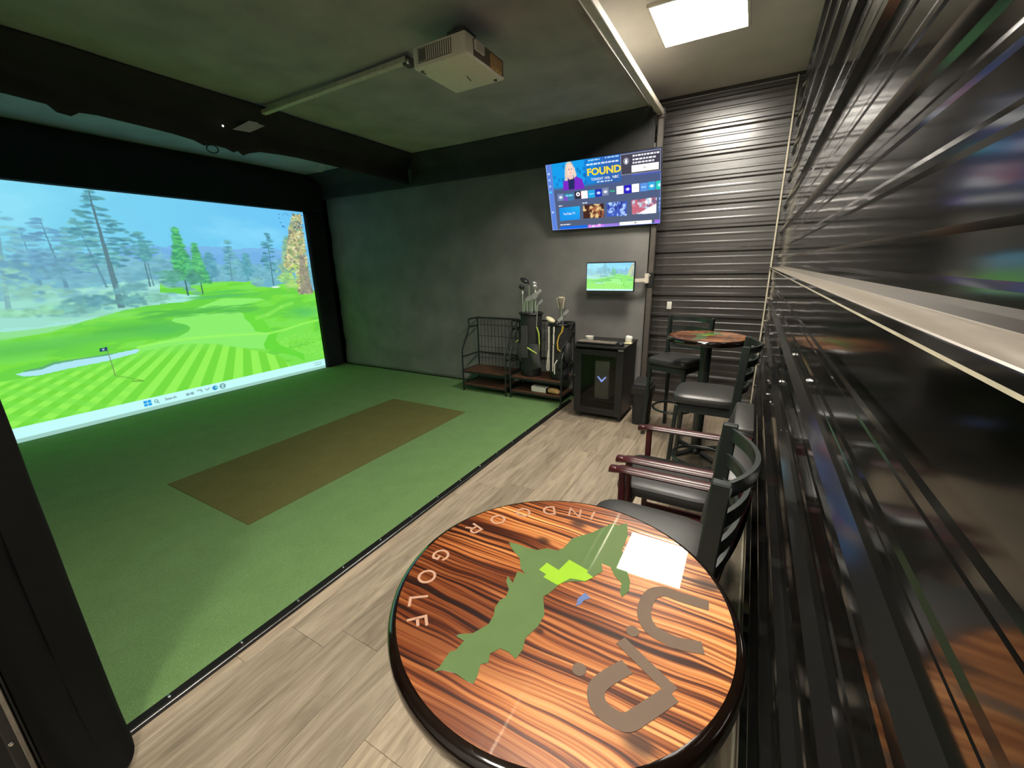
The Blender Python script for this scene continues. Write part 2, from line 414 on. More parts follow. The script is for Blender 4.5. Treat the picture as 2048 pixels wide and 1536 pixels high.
SCR = {'bunker': [(0.1671, 0.2756), (0.1837, 0.2792), (0.2116, 0.2788), (0.2359, 0.2925), (0.2879, 0.2982), (0.3391, 0.2982), (0.3819, 0.3038), (0.4045, 0.3067), (0.4114, 0.2998), (0.402, 0.2885), (0.3354, 0.2723),
            (0.2572, 0.2651), (0.2035, 0.2562), (0.1795, 0.2618)],
 'bush': [(0.3203, 0.5188), (0.3517, 0.5394), (0.423, 0.5305), (0.2908, 0.5071), (0.4802, 0.5321), (0.4262, 0.5875), (0.2215, 0.6638), (0.2354, 0.5964), (0.2748, 0.6998), (0.2498, 0.663), (0.2861, 0.6618),
          (0.2149, 0.5079), (0.8936, 0.6073), (0.9084, 0.5653), (0.7829, 0.5915), (0.5847, 0.6238), (0.5334, 0.6267)],
 'darkR1': [(0.7158, 0.4182), (0.7676, 0.4069), (0.8032, 0.2978), (0.7438, 0.3091), (0.7312, 0.3604), (0.7144, 0.3939)],
 'darkR2': [(0.7886, 0.2853), (0.8223, 0.2881), (0.8099, 0.2372), (0.8329, 0.198), (0.9124, 0.1228), (0.9111, 0.0764), (0.8814, 0.1152), (0.7661, 0.2012), (0.7629, 0.2287)],
 'fair1': [(0.5733, 0.4703), (0.6606, 0.5119), (0.775, 0.4982), (0.7988, 0.4861), (0.7205, 0.4715), (0.6973, 0.4461), (0.6223, 0.4578), (0.5676, 0.4642)],
 'fair2': [(0.5037, 0.4206), (0.5173, 0.4396), (0.57, 0.4436), (0.62, 0.4396), (0.696, 0.4364), (0.7144, 0.4186), (0.7144, 0.3939), (0.7312, 0.3604), (0.7441, 0.3119), (0.7874, 0.2885), (0.7832, 0.2655),
           (0.7629, 0.2287), (0.7661, 0.2012), (0.6777, 0.2323), (0.6129, 0.2731), (0.5389, 0.2937), (0.4856, 0.2974), (0.4054, 0.2909), (0.4087, 0.3156), (0.4624, 0.3236), (0.5087, 0.3358), (0.5423, 0.3592),
           (0.5495, 0.3778), (0.5396, 0.3935), (0.5136, 0.4097)],
 'far': [(0.1968, 0.7002), (0.2554, 0.737), (0.3243, 0.7463), (0.3936, 0.6994), (0.4812, 0.7164), (0.5158, 0.7366), (0.5733, 0.7002), (0.6688, 0.6949), (0.7589, 0.6731), (0.9062, 0.722), (1.029, 0.7228),
         (1.0067, 0.5079), (0.4931, 0.5604), (0.1861, 0.5758)],
 'flag': [(0.327, 0.3317), (0.3428, 0.3337), (0.3423, 0.316), (0.3265, 0.3176)],
 'green': [(0.4983, 0.6012), (0.5557, 0.5826), (0.6223, 0.5972), (0.6874, 0.602), (0.7364, 0.5919), (0.7703, 0.6004), (0.7933, 0.5632), (0.8243, 0.5547), (0.8708, 0.5729), (0.9416, 0.5749), (1.0072, 0.5143),
           (1.0413, -0.0695), (1.0047, 0.0008), (0.1042, 0.0113), (0.0824, 0.0663), (0.1564, 0.4331), (0.1658, 0.4364), (0.23, 0.4428), (0.3015, 0.4517), (0.3418, 0.4671), (0.3958, 0.4877), (0.453, 0.5014),
           (0.5109, 0.5046), (0.4861, 0.5079), (0.546, 0.5067), (0.6131, 0.5228), (0.5869, 0.5358), (0.4931, 0.5604)],
 'hill': [(0.4317, 0.7725), (0.5205, 0.7721), (0.5705, 0.779), (0.623, 0.7814), (0.6673, 0.7778), (0.726, 0.7713), (0.7713, 0.7774), (0.8111, 0.7774), (0.9505, 0.7685), (0.9354, 0.6287), (0.5042, 0.6465),
          (0.4153, 0.6501)],
 'icons': [(0.3958, 0.04), (0.4171, 0.0396), (0.4381, 0.04), (0.5054, 0.038), (0.5332, 0.04), (0.5559, 0.0408), (0.5787, 0.0392), (0.602, 0.0392), (0.971, 0.0404)],
 'light': [(0.4084, 0.3135), (0.4621, 0.3224), (0.5547, 0.3216), (0.6584, 0.3099), (0.7891, 0.2893), (0.8542, 0.297), (0.9181, 0.316), (0.9968, 0.3277)],
 'light2': [(0.7557, 0.3859), (0.7983, 0.3988), (0.8527, 0.4372), (0.8963, 0.4521)],
 'lip': [(0.1812, 0.284), (0.2114, 0.2889), (0.2374, 0.3026), (0.2901, 0.3018), (0.3396, 0.3034), (0.3646, 0.3026), (0.3386, 0.2958), (0.2874, 0.2962), (0.2359, 0.2913), (0.2116, 0.278), (0.1834, 0.278)],
 'pale': [(0.178, 0.5802), (0.2327, 0.5778), (0.2866, 0.6032), (0.3401, 0.5947), (0.424, 0.6178), (0.5262, 0.6251), (0.5134, 0.6048), (0.5705, 0.5766), (0.6156, 0.5426), (0.6448, 0.4986), (0.4842, 0.4917),
          (0.3943, 0.4772), (0.2993, 0.4356), (0.1624, 0.4129), (0.1532, 0.4113)],
 'pole': [(0.3428, 0.3337), (0.3426, 0.3026), (0.3433, 0.1996), (0.3658, 0.1838), (0.4, 0.1527), (0.376, 0.1604)],
 'putVP': [(0.7361, 0.6149)],
 'putt': [(0.4054, 0.2909), (0.4859, 0.2998), (0.5391, 0.2949), (0.6129, 0.2743), (0.6777, 0.2331), (0.7636, 0.1802), (0.822, 0.1317), (0.8527, 0.0562), (0.8082, -0.217), (0.1042, 0.0113), (0.0824, 0.0663),
          (0.1255, 0.2606), (0.1406, 0.2622), (0.1864, 0.2537), (0.2554, 0.2537), (0.3342, 0.2626), (0.4015, 0.284), (0.4332, 0.3172)],
 'rough': [(0.4054, 0.3984), (0.1866, 0.3673), (0.3101, 0.3778), (0.9448, 0.3899), (0.4916, 0.3798), (0.6807, 0.5463)],
 'rtree': [(0.9406, 0.8929), (0.97, 0.9859), (0.9978, 0.9842), (0.995, 0.503), (0.9384, 0.5059), (0.9473, 0.6638), (0.896, 0.6646), (0.9243, 0.779)],
 'rtrunk': [(0.9582, 0.7459), (0.9765, 0.7463), (0.98, 0.663), (0.9955, 0.5059), (0.9384, 0.5059)],
 'shadow': [(0.4688, 0.4739), (0.5498, 0.4739), (0.648, 0.4513), (0.7688, 0.4194), (0.5577, 0.4412), (0.6097, 0.4392), (0.6587, 0.4283), (0.7007, 0.5224), (0.6007, 0.5313)],
 'task': [(0.1399, 0.0638), (0.4535, 0.0594), (0.1406, 0.0234), (0.4483, 0.019)],
 'trees': [((0.3975, 0.5006), (0.3955, 0.9903)), ((0.3017, 0.598), (0.2913, 0.8634)), ((0.4735, 0.5879), (0.4755, 0.8259)), ((0.3787, 0.5915), (0.3527, 0.8731)), ((0.1916, 0.5196), (0.2248, 0.882)),
           ((0.2587, 0.5749), (0.2522, 0.823)), ((0.5629, 0.5362), (0.5683, 0.8695)), ((0.604, 0.539), (0.6104, 0.7976)), ((0.6995, 0.602), (0.7092, 0.8081)), ((0.7525, 0.6032), (0.7584, 0.7519)),
           ((0.8381, 0.5648), (0.8446, 0.857)), ((0.6369, 0.6012), (0.6446, 0.7535)), ((0.8899, 0.5725), (0.9168, 0.8517))]}
TOP = {'P': [(0.1316, -0.0587), (0.1566, -0.0717), (0.1846, -0.0857), (0.2086, -0.1007), (0.2186, -0.0987)],
 'Pb': [(0.1506, -0.0947), (0.1266, -0.1327), (0.1226, -0.1537), (0.1336, -0.1697), (0.1536, -0.1747), (0.1706, -0.1717), (0.1856, -0.1517), (0.2146, -0.1037)],
 'U': [(0.2446, 0.0843), (0.1976, 0.0813), (0.1716, 0.0813), (0.1536, 0.0653), (0.1486, 0.0343), (0.1526, 0.0083), (0.1666, -0.0107), (0.1856, -0.0167), (0.2126, -0.0177), (0.2446, -0.0087)],
 'Uw': [(0.1706, 0.0933), (0.1736, 0.0703)],
 'blue': [(0.0436, -0.0247), (0.0406, -0.0067), (0.0476, 0.0113), (0.0606, 0.0033), (0.0516, -0.0057), (0.0496, -0.0187)],
 'dots': [(0.1426, -0.0297), (0.0906, -0.1327), (0.1346, -0.0337), (0.1516, -0.0247)],
 'grain': [(-0.1824, -0.2297), (0.0446, -0.2987), (0.0726, -0.0347), (0.2806, -0.0857), (0.0326, -0.1197), (0.2596, -0.1117), (0.1846, -0.0857), (0.2666, -0.0867), (-0.0624, 0.0123), (-0.1734, 0.0463)],
 'knots': [(-0.0384, 0.2003), (-0.0824, 0.1023), (0.1896, -0.1987), (0.2366, 0.1393), (-0.2104, 0.2053), (0.0106, -0.0947), (-0.0294, -0.2817)],
 'letters': [(-0.0194, 0.2463), (-0.0604, 0.2383), (-0.1184, 0.2183), (-0.1704, 0.1813), (-0.2094, 0.1283), (-0.2394, 0.0733), (-0.2484, -0.0337), (-0.2334, -0.0937), (-0.2064, -0.1477), (-0.1764, -0.1837)],
 'letw': [(-0.0304, 0.2383), (-0.0064, 0.2513), (-0.2224, -0.0877), (-0.2474, -0.1007)],
 'lime': [(-0.0514, 0.0243), (-0.0464, 0.0493), (-0.0174, 0.0413), (-0.0104, 0.0783), (0.0336, 0.0673), (0.0326, 0.0613), (0.0476, 0.0543), (0.0376, 0.0373), (0.0246, 0.0353), (0.0106, 0.0313), (0.0076, 0.0253),
          (-0.0034, 0.0043), (-0.0354, 0.0103), (-0.0344, 0.0193)],
 'map': [(-0.0954, -0.2377), (-0.0924, -0.2287), (-0.0944, -0.2007), (-0.0884, -0.1957), (-0.0864, -0.1747), (-0.1034, -0.1737), (-0.1014, -0.1687), (-0.0824, -0.1567), (-0.0694, -0.1297), (-0.0714, -0.1087),
         (-0.0784, -0.0957), (-0.0794, -0.0767), (-0.0734, -0.0657), (-0.0784, -0.0467), (-0.0924, -0.0327), (-0.0974, -0.0177), (-0.0794, -0.0307), (-0.0864, 0.0003), (-0.0704, 0.0023), (-0.0844, 0.0103),
         (-0.1014, 0.0363), (-0.1304, 0.0543), (-0.1454, 0.0693), (-0.1234, 0.0723), (-0.1064, 0.0713), (-0.0804, 0.0743), (-0.0654, 0.0893), (-0.0424, 0.0933), (-0.0344, 0.1063), (-0.0304, 0.1443), (0.0006, 0.1843),
         (0.0306, 0.2383), (0.0456, 0.2383), (0.0596, 0.2543), (0.0726, 0.2103), (0.0746, 0.1573), (0.0906, 0.1193), (0.1116, 0.0773), (0.1156, 0.0523), (0.1086, 0.0323), (0.1026, 0.0403), (0.0986, 0.0653),
         (0.0816, 0.0783), (0.0676, 0.0983), (0.0496, 0.0993), (0.0586, 0.0783), (0.0476, 0.0573), (0.0396, 0.0383), (0.0266, 0.0313), (0.0136, 0.0243), (-0.0004, 0.0113), (-0.0094, -0.0207), (-0.0154, -0.0327),
         (0.0036, -0.0677), (0.0046, -0.0937), (-0.0034, -0.1237), (0.0026, -0.1437), (0.0006, -0.1627), (-0.0144, -0.1577), (-0.0294, -0.1587), (-0.0384, -0.1737), (-0.0324, -0.1877), (-0.0414, -0.1957),
         (-0.0354, -0.2117), (-0.0334, -0.2247), (-0.0424, -0.2267), (-0.0664, -0.2247), (-0.0844, -0.2297)]}
TVD = {'banner': [(0.059, 1.001), (0.66, 1.027), (0.745, 0.684), (0.47, 0.642), (0.055, 0.619)],
 'bottom': [(0.083, 0.052), (0.35, 0.054), (0.345, -0.023), (0.08, -0.002), (0.361, 0.043), (0.645, 0.054), (0.648, 0.006), (0.927, 0.008), (0.934, 0.053), (0.652, 0.053), (0.953, 0.05), (0.999, 0.056)],
 'cards': [(0.09, 0.349), (0.293, 0.346), (0.285, 0.148), (0.088, 0.142), (0.324, 0.359), (0.517, 0.352), (0.512, 0.143), (0.319, 0.152), (0.543, 0.356), (0.721, 0.36), (0.717, 0.146), (0.539, 0.153), (0.76, 0.362),
           (0.969, 0.367), (0.964, 0.149), (0.763, 0.157), (0.987, 0.363), (1.011, 0.363), (1.005, 0.169), (0.984, 0.168)],
 'face': [(0.237, 0.908), (0.218, 1.006), (0.179, 0.761), (0.265, 0.78), (0.147, 0.605), (0.35, 0.593), (0.159, 0.746), (0.334, 0.737), (0.255, 0.621), (0.206, 0.617)],
 'found': [(0.38, 0.755), (0.683, 0.78), (0.39, 0.841), (0.675, 0.862)],
 'ok': [(0.765, 0.824), (0.981, 0.831), (0.978, 0.739), (0.761, 0.735)],
 'popup': [(0.678, 0.983), (1.0, 1.0), (0.994, 0.727), (0.671, 0.71)],
 'side': [(0.059, 0.996), (0.042, -0.001), (0.022, 0.866), (0.022, 0.775), (0.022, 0.684), (0.019, 0.597), (0.02, 0.287)],
 'tiles': [(0.116, 0.505), (0.196, 0.499), (0.285, 0.511), (0.345, 0.508), (0.41, 0.509), (0.475, 0.511), (0.537, 0.517), (0.6, 0.518), (0.665, 0.519), (0.73, 0.519), (0.795, 0.524), (0.863, 0.524), (0.928, 0.528),
           (0.993, 0.531)],
 'tilesz': [(0.321, 0.556), (0.371, 0.446)],
 'txt': [(0.415, 0.71), (0.66, 0.708), (0.38, 0.913), (0.672, 0.926), (0.401, 0.977), (0.551, 0.986), (0.466, 0.671), (0.778, 0.945), (0.776, 0.901), (0.775, 0.862), (0.089, 0.374), (0.32, 0.384), (0.084, 0.077),
         (0.127, 0.239), (0.239, 0.249), (0.722, 0.905), (0.865, 0.788)]}

# ================================================================== the setting
XW = 0.155        # face of the right wall
YB = 4.95         # face of the metal back wall
XS = -6.15        # the projection screen
YC = 4.70         # the far curtain
ZC = 3.20         # ceiling of the aisle
ZB = 3.00         # cloth ceiling of the golf bay

# floor with its planks
fl = MB().box((-3.1, 1.0, -.06), (6.6, 8.0, .1)).build('floor', M['subfloor'])
tag(fl, kind='structure')
pv, pf = rbox_data((1, 1, 1), 0)
PW = .2286
pm = MB()
# a unit plank with a small bevelled top edge, stretched per plank
bmv = [(-.5, -.5, -1), (.5, -.5, -1), (.5, .5, -1), (-.5, .5, -1), (-.5, -.5, -.12), (.5, -.5, -.12), (.5, .5, -.12), (-.5, .5, -.12),
       (-.493, -.4988, 0), (.493, -.4988, 0), (.493, .4988, 0), (-.493, .4988, 0)]
bmf = [[3, 2, 1, 0], [0, 1, 5, 4], [1, 2, 6, 5], [2, 3, 7, 6], [3, 0, 4, 7], [4, 5, 9, 8], [5, 6, 10, 9], [6, 7, 11, 10], [7, 4, 8, 11], [8, 9, 10, 11]]
plank_me = bpy.data.meshes.new('plank'); plank_me.from_pydata(bmv, [], bmf); plank_me.materials.append(M['plank'])
PL = 1.52
joints = {0: 2.33, 1: .91, 2: 1.7, 3: 3.68, 4: 2.9, 5: 1.25, 6: .35, 7: 2.1, 8: 1.5}
for i in range(-1, 9):
    x0 = -1.689 + PW * i; x1 = x0 + PW
    x1 = min(x1, XW - .002)
    off = joints.get(i, .6)
    y = off - PL * math.ceil((off + 1.2) / PL)
    while y < YB - .02:
        a, b = max(y, -1.2), min(y + PL, YB - .01)
        if b - a > .05:
            place('plank', plank_me, fl, ((x0 + x1) / 2, (a + b) / 2, 0), None, (x1 - x0 - .0012, b - a - .0012, .01))
        y += PL

def ag_profile(z0, z1, phase, P=.2286, hb=.026, ht=.010):
    # horizontal rib profile of agricultural wall sheet: (stand-out, z)
    pts = [(0, z0)]
    k = math.floor((z0 - phase) / P) - 1
    while True:
        zc = phase + k * P
        if zc - .1 > z1: break
        for dz, h in ((-hb, 0), (-ht, .019), (ht, .019), (hb, 0),
                      (P / 3 - .014, 0), (P / 3 - .006, .002), (P / 3 + .006, .002), (P / 3 + .014, 0),
                      (2 * P / 3 - .014, 0), (2 * P / 3 - .006, .002), (2 * P / 3 + .006, .002), (2 * P / 3 + .014, 0)):
            if z0 < zc + dz < z1: pts.append((h, zc + dz))
        k += 1
    pts.append((0, z1))
    return pts

def rib_sheet(name, prof, fn, n, mat, parent):
    # fn(t, off, z) -> point, t runs along the wall
    b = MB(); L = len(prof)
    vs_ = [fn(i / n, o, z) for i in range(n + 1) for o, z in prof]
    fs = [[i * L + j, i * L + j + 1, (i + 1) * L + j + 1, (i + 1) * L + j] for i in range(n) for j in range(L - 1)]
    b.add(vs_, fs)
    o = b.build(name, mat, parent)
    return o

# right wall: backing plus ribbed sheets
wr = MB().box((.26, .95, 1.6), (.12, 8.2, 3.4)).build('wall_right', M['trim_black'])
tag(wr, kind='structure')
XU = .185         # the sheets above the ledge stand a little further back
def right_fn(t, o, z): return ((XU if z > 1.5 else XW) - o, YB + .02 - t * 7.9, z)
for (z0, z1, ph) in ((1.542, 2.47, 1.642), (2.47, 3.22, 1.642), (.62, 1.432, 1.24), (0.0, .62, 1.24)):
    rib_sheet('metal_panel', ag_profile(z0, z1, ph) if z0 < 1.5 else ag_profile(z0, z1, ph, hb=.018, ht=.012), right_fn, 1, M['wall_r'], wr)
MB().box((XW - .003, 1.0, 1.481), (.010, 7.9, .098), .003).build('flashing', M['wall_r'], wr)
scr = MB().lathe([(.0062, 0), (.0062, .003), (.0045, .0045), (.0045, .0075), (.001, .008)], 8, Matrix.Rotation(-math.pi / 2, 4, 'Y'))
screw_me = None
def screw(parent, loc, rot=(0, 0, 0)):
    global screw_me
    if screw_me is None:
        o = scr.build('screw', M['steel'], parent); screw_me = o.data; o.location = loc; o.rotation_euler = rot
    else: o = place('screw', screw_me, parent, loc, rot)
    return o
for (y, z) in ((1.659, 1.293), (2.853, .902), (2.023, 1.106), (1.235, 1.308), (1.624, 1.027), (2.748, .846), (2.374, .909), (1.594, .78), (1.567, .544), (1.552, .293), (2.9, 1.293), (4.1, 1.293), (3.4, 1.106), (3.9, .846), (2.9, .544)):
    screw(wr, (XW - .002, y, z))

# metal back wall right of the bay
wb = MB().box((-3.1, YB + .08, 1.6), (6.6, .12, 3.4)).build('wall_back', M['trim_black'])
tag(wb, kind='structure')
def back_fn(t, o, z): return (-1.15 + t * 1.36, YB - o, z)
for (z0, z1) in ((2.30, 3.22), (1.385, 2.30), (.47, 1.385), (0, .47)):
    rib_sheet('metal_panel', ag_profile(z0, z1, 1.725), back_fn, 1, M['wall_b'], wb)

# other walls and ceilings, most of them out of view
tag(MB().box((-6.42, 1.0, 1.6), (.2, 8.2, 3.4)).build('wall_left', M['trim_black']), kind='structure')
tag(MB().box((-3.1, -3.05, 1.6), (6.8, .1, 3.4)).build('wall_rear', M['ceiling']), kind='structure')
tag(MB().box((-3.1, 1.0, ZC + .05), (6.8, 8.2, .1)).build('ceiling', M['ceiling']), kind='structure')

# ledge along the right wall, corner and base trims
t1 = MB().box((.158, 1.0, 1.538), (.06, 7.9, .008), .002).build('trim_1', M['trim_grey'])
tag(t1, kind='structure')
MB().box((.1265, 1.0, 1.5365), (.003, 7.9, .009)).build('lip', M['wall_r'], t1)
MB().box((.130, 1.0, 1.5305), (.010, 7.9, .0033)).build('edge', M['trim_cream'], t1)
t2 = MB().box((.134, YB - .027, 1.62), (.013, .012, 3.1), .002).build('trim_2', M['trim_cream'])
tag(t2, kind='structure')
t3 = MB().box((.129, 1.0, .011), (.010, 7.8, .018), .002).build('trim_3', M['trim_cream'])
tag(t3, kind='structure')

# ================================================================== golf bay: turf, mat, edge strip
tf = MB()
tf.box((-3.97, 2.4, .008), (4.36, 4.6, .014), .002)
tf = tf.build('turf', M['turf'])
tag(tf, 'large green artificial turf floor of the golf bay', 'turf')
mt = MB().box((-3.235, 2.355, .0165), (1.13, 2.41, .004), .0015).build('hitting_mat', M['mat'])
tag(mt, 'olive brown rectangular hitting mat lying on the green turf', 'mat')
es = thing('edge_strip', 'black edging strip with silver screws along the front of the turf', 'edging', (-1.775, 0, 0))
MB().prism([(-.02, .002), (.022, .002), (.022, .006), (.010, .019), (-.02, .022)], 0, 4.36, Matrix(((1, 0, 0, 0), (0, 0, 1, .13), (0, 1, 0, 0), (0, 0, 0, 1)))).build('strip', M['trim_black'], es)
MB().box((.0165, 2.31, .0145), (.004, 4.36, .003), rot=(-.8, 'Y')).build('lip', M['steel'], es)
for k in range(16):
    screw(es, (-.006, .368 + .27 * k, .021), (0, math.pi / 2, 0))

# ================================================================== screen and its black surround
def wav(x, y, z, s): return mnoise.noise(Vector((x * s, y * s, z * s)))
val = MB().box((-6.15, 2.3, 2.745), (.10, 4.76, .54), .02, 2).build('screen_valance', M['blackcloth'], None, True)
tag(val, 'black padded valance across the top of the projection screen', 'valance')
cp = MB().box((-6.15, 4.505, 1.24), (.12, .335, 2.46), .04, 3).build('side_pad', M['blackcloth'], None, True)
tag(cp, 'tall black padded column at the right side of the projection screen', 'pad')

def curtain_fn(u, v):
    x = -6.06 + u * 5.06; z = .03 + v * 2.72
    w = .022 * wav(x * .7 + z * .5, z * 2.4, 1.3, 1.2) + .014 * wav(x * .5 + z * .6, z * 6, 4.1, 1.0) * (.4 + .6 * (1 - u)) + .02 * math.exp(-((z - .03) / .12) ** 2) * wav(x, 2, 0, 3)
    w += .02 * math.exp(-((u) / .05) ** 2)
    return (x, YC - .012 + w, z)
far_cur = MB().grid(curtain_fn, 150, 60)
far_cur = far_cur.build('back_curtain', M['curtain'], None, True)
sm = far_cur.modifiers.new('thickness', 'SOLIDIFY'); sm.thickness = .006; sm.offset = -1
tag(far_cur, 'wide wrinkled charcoal curtain hanging behind the bag rack and television', 'curtain')
def drop_fn(u, v):
    x = -6.06 + u * 5.06; z = 2.665 + v * .33 + .004 * wav(x, 0, 0, 1.5) * (1 - v)
    return (x, 4.635 + .012 * wav(x, z, 2, 2.0) - .22 * max(0, (v - .55) / .45) ** 2.2, z)
dv = MB().grid(drop_fn, 80, 12).build('curtain_valance', M['baffle'], None, True)
sm = dv.modifiers.new('thickness', 'SOLIDIFY'); sm.thickness = .008; sm.offset = 1
tag(dv, 'dark cloth strip hanging from the bay ceiling above the charcoal curtain', 'valance')
def near_fn(u, v):
    x = -6.06 + u * 4.0; z = .03 + v * 2.95
    return (x, .10 + .015 * wav(x, z, 1, 2.0), z)
nc = MB().grid(near_fn, 40, 20).build('side_curtain', M['blackcloth'], None, True)
sm = nc.modifiers.new('thickness', 'SOLIDIFY'); sm.thickness = .006
tag(nc, 'black side curtain running from the near padded post to the screen', 'curtain')
def ceil_fn(u, v):
    x = -6.1 + u * 5.08; y = .08 + v * 4.55
    sag = .012 * wav(x, y, 0, .9) - .015 * math.sin(math.pi * min(1, max(0, (x + 4.2) / 3.1))) * math.sin(math.pi * v)
    return (x, y, ZB + sag)
cd = MB().grid(ceil_fn, 80, 70).build('ceiling_cloth', M['drape'], None, True)
sm = cd.modifiers.new('thickness', 'SOLIDIFY'); sm.thickness = .006; sm.offset = 1
tag(cd, 'dark cloth ceiling stretched over the golf bay', 'cloth')
# ragged cloth baffle hanging across the bay in front of the screen
bot = [(.10, 2.70), (.9, 2.70), (1.02, 2.703), (1.20, 2.695), (1.24, 2.66), (1.31, 2.655), (1.36, 2.69), (1.46, 2.70), (1.9, 2.685), (2.05, 2.67), (2.12, 2.645), (2.2, 2.665), (2.3, 2.66), (2.36, 2.64), (2.40, 2.66), (2.44, 2.63), (2.5, 2.66), (2.6, 2.69), (2.8, 2.705), (3.0, 2.712), (3.3, 2.715), (3.6, 2.71), (4.0, 2.70), (4.6, 2.69)]
bb = MB(); vsb = []; fsb = []
for i, (y, z) in enumerate(bot):
    for j in range(9):
        q = j / 8
        vsb.append((-4.2 + .02 * wav(y, q, 3, 2.2) + .28 * max(0, (q - .5) / .5) ** 2.2, y, z + (2.988 - z) * q ** .9))
for i in range(len(bot) - 1):
    for j in range(8):
        fsb.append([i * 9 + j, (i + 1) * 9 + j, (i + 1) * 9 + j + 1, i * 9 + j + 1])
bf = bb.add(vsb, fsb).build('ceiling_baffle', M['baffle'], None, True)
sm = bf.modifiers.new('thickness', 'SOLIDIFY'); sm.thickness = .012; sm.offset = 0
tag(bf, 'black cloth baffle with a ragged lower edge hanging across the bay ceiling', 'baffle')
fp = MB()
fp.prism([(2.34, 2.806), (2.49, 2.817), (2.645, 2.906), (2.585, 2.908), (2.547, 2.944)], 0, .004, Matrix(((0, 0, 1, -4.12), (1, 0, 0, 0), (0, 1, 0, 0), (0, 0, 0, 1))))
tag(fp.build('rail_end_patch', M['screenfab']), 'pale triangle on the black baffle standing in for the lit rail end', 'tag')  # added triangle for the rail end, painted pale as if lit by the screen
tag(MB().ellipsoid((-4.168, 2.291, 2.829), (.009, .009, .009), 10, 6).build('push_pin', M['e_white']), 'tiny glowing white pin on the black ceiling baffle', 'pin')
for (c, mat, lb) in (((-5.413, 2.815, 2.93), 'blackmatte', 'small black cord loop hanging under the ceiling by the screen'), ((-5.274, 4.07, 2.93), 'cream', 'small pale ring hanging under the ceiling near the screen corner')):
    pts = [(c[0] + .02 * math.cos(a), c[1] + .05 * math.cos(a), c[2] + .04 * math.sin(a)) for a in [2 * math.pi * k / 18 for k in range(18)]]
    tag(MB().tube(pts, .006, 6, True).build('hanging_ring', M[mat], None, True), lb, 'ring', 'rings under the bay ceiling')

# padded post at the near corner, with its bare steel upright
pp = thing('padded_post', 'black padded post at the near corner of the turf', 'post', (-1.91, .15, 0))
MB().grid(lambda u, v: (lambda a, z: (math.copysign(abs(math.cos(a)) ** .5, math.cos(a)) * (.115 + .2 * math.exp(-z / .16) * max(0, math.cos(a))) + .012 * wav(z * 2, a, 0, 2),
                                       math.copysign(abs(math.sin(a)) ** .5, math.sin(a)) * .098, z))(2 * math.pi * u, .02 + 2.97 * v ** 1.6), 36, 44).build('padding', M['padcloth'], pp, True)
MB().box((.04, -.125, 1.48), (.05, .04, 2.94), .004).build('upright', M['blackmetal'], pp)
MB().box((.068, -.115, .6), (.006, .012, 1.1), .002).build('strip', M['trim_grey'], pp)
for z in (.08, .2, .32): screw(pp, (.066, -.135, z), (0, 0, math.pi))

# ================================================================== pipe frame of the bay
fr = thing('frame_post', 'grey square steel post at the right end of the curtain beside the ribbed wall', 'post', (-.955, 4.66, 0))
MB().box((0, 0, .72), (.055, .05, 1.44), .004).build('lower_tube', M['post'], fr)
MB().box((0, 0, 2.21), (.052, .047, 1.5), .004).build('upper_tube', M['post'], fr)
MB().box((0, 0, 1.43), (.066, .06, .16), .006).build('sleeve', M['blackmetal'], fr)
MB().ellipsoid((.0, -.034, 1.475), (.012, .01, .012), 10, 6).build('bolt', M['steel'], fr)
fb = thing('frame_beam', 'pale tan steel beam along the front edge of the bay ceiling', 'beam', (-.96, 0, 2.99))
MB().box((0, 1.9, 0), (.055, 5.45, .05), .004).build('tube', M['pipe'], fb)
MB().box((0, 4.66, -.005), (.07, .075, .085), .006).build('corner_joint', M['post'], fb)
for y in (4.63, 4.69): MB().ellipsoid((.036, y, -.01), (.005, .006, .006), 8, 5).build('bolt', M['steel'], fb)
rl = thing('projector_rail', 'pale steel rail on the bay ceiling leading from projector to baffle', 'rail', (-2.85, 2.5, 2.945))
MB().box((-.2, 0, 0), (1.72, .045, .035), .004, rot=(-.02, 'Z')).build('tube', M['pipe'], rl)
MB().box((.655, .0, -.005), (.05, .07, .05), .004).build('bracket', M['post'], rl)
MB().ellipsoid((.68, -.035, -.02), (.012, .012, .016), 10, 6).build('bolt', M['steel'], rl)

# ================================================================== ceiling light panels
for y, lb in ((3.53, 'bright square light panel on the aisle ceiling before the ribbed wall'), (1.12, 'bright square light panel on the aisle ceiling above the near table'), (-1.3, 'bright square light panel on the aisle ceiling behind the camera')):
    L = thing('ceiling_light', lb, 'light', (-.515, y, ZC), 0, 'square panels along the aisle ceiling')
    MB().box((0, 0, -.014), (.545, .575, .008)).build('diffuser', M['panel'], L)
    f = MB()
    for sx in (-1, 1): f.box((sx * .283, 0, -.012), (.02, .605, .022), .002)
    for sy in (-1, 1): f.box((0, sy * .298, -.012), (.546, .02, .022), .002)
    f.build('frame', M['white'], L)

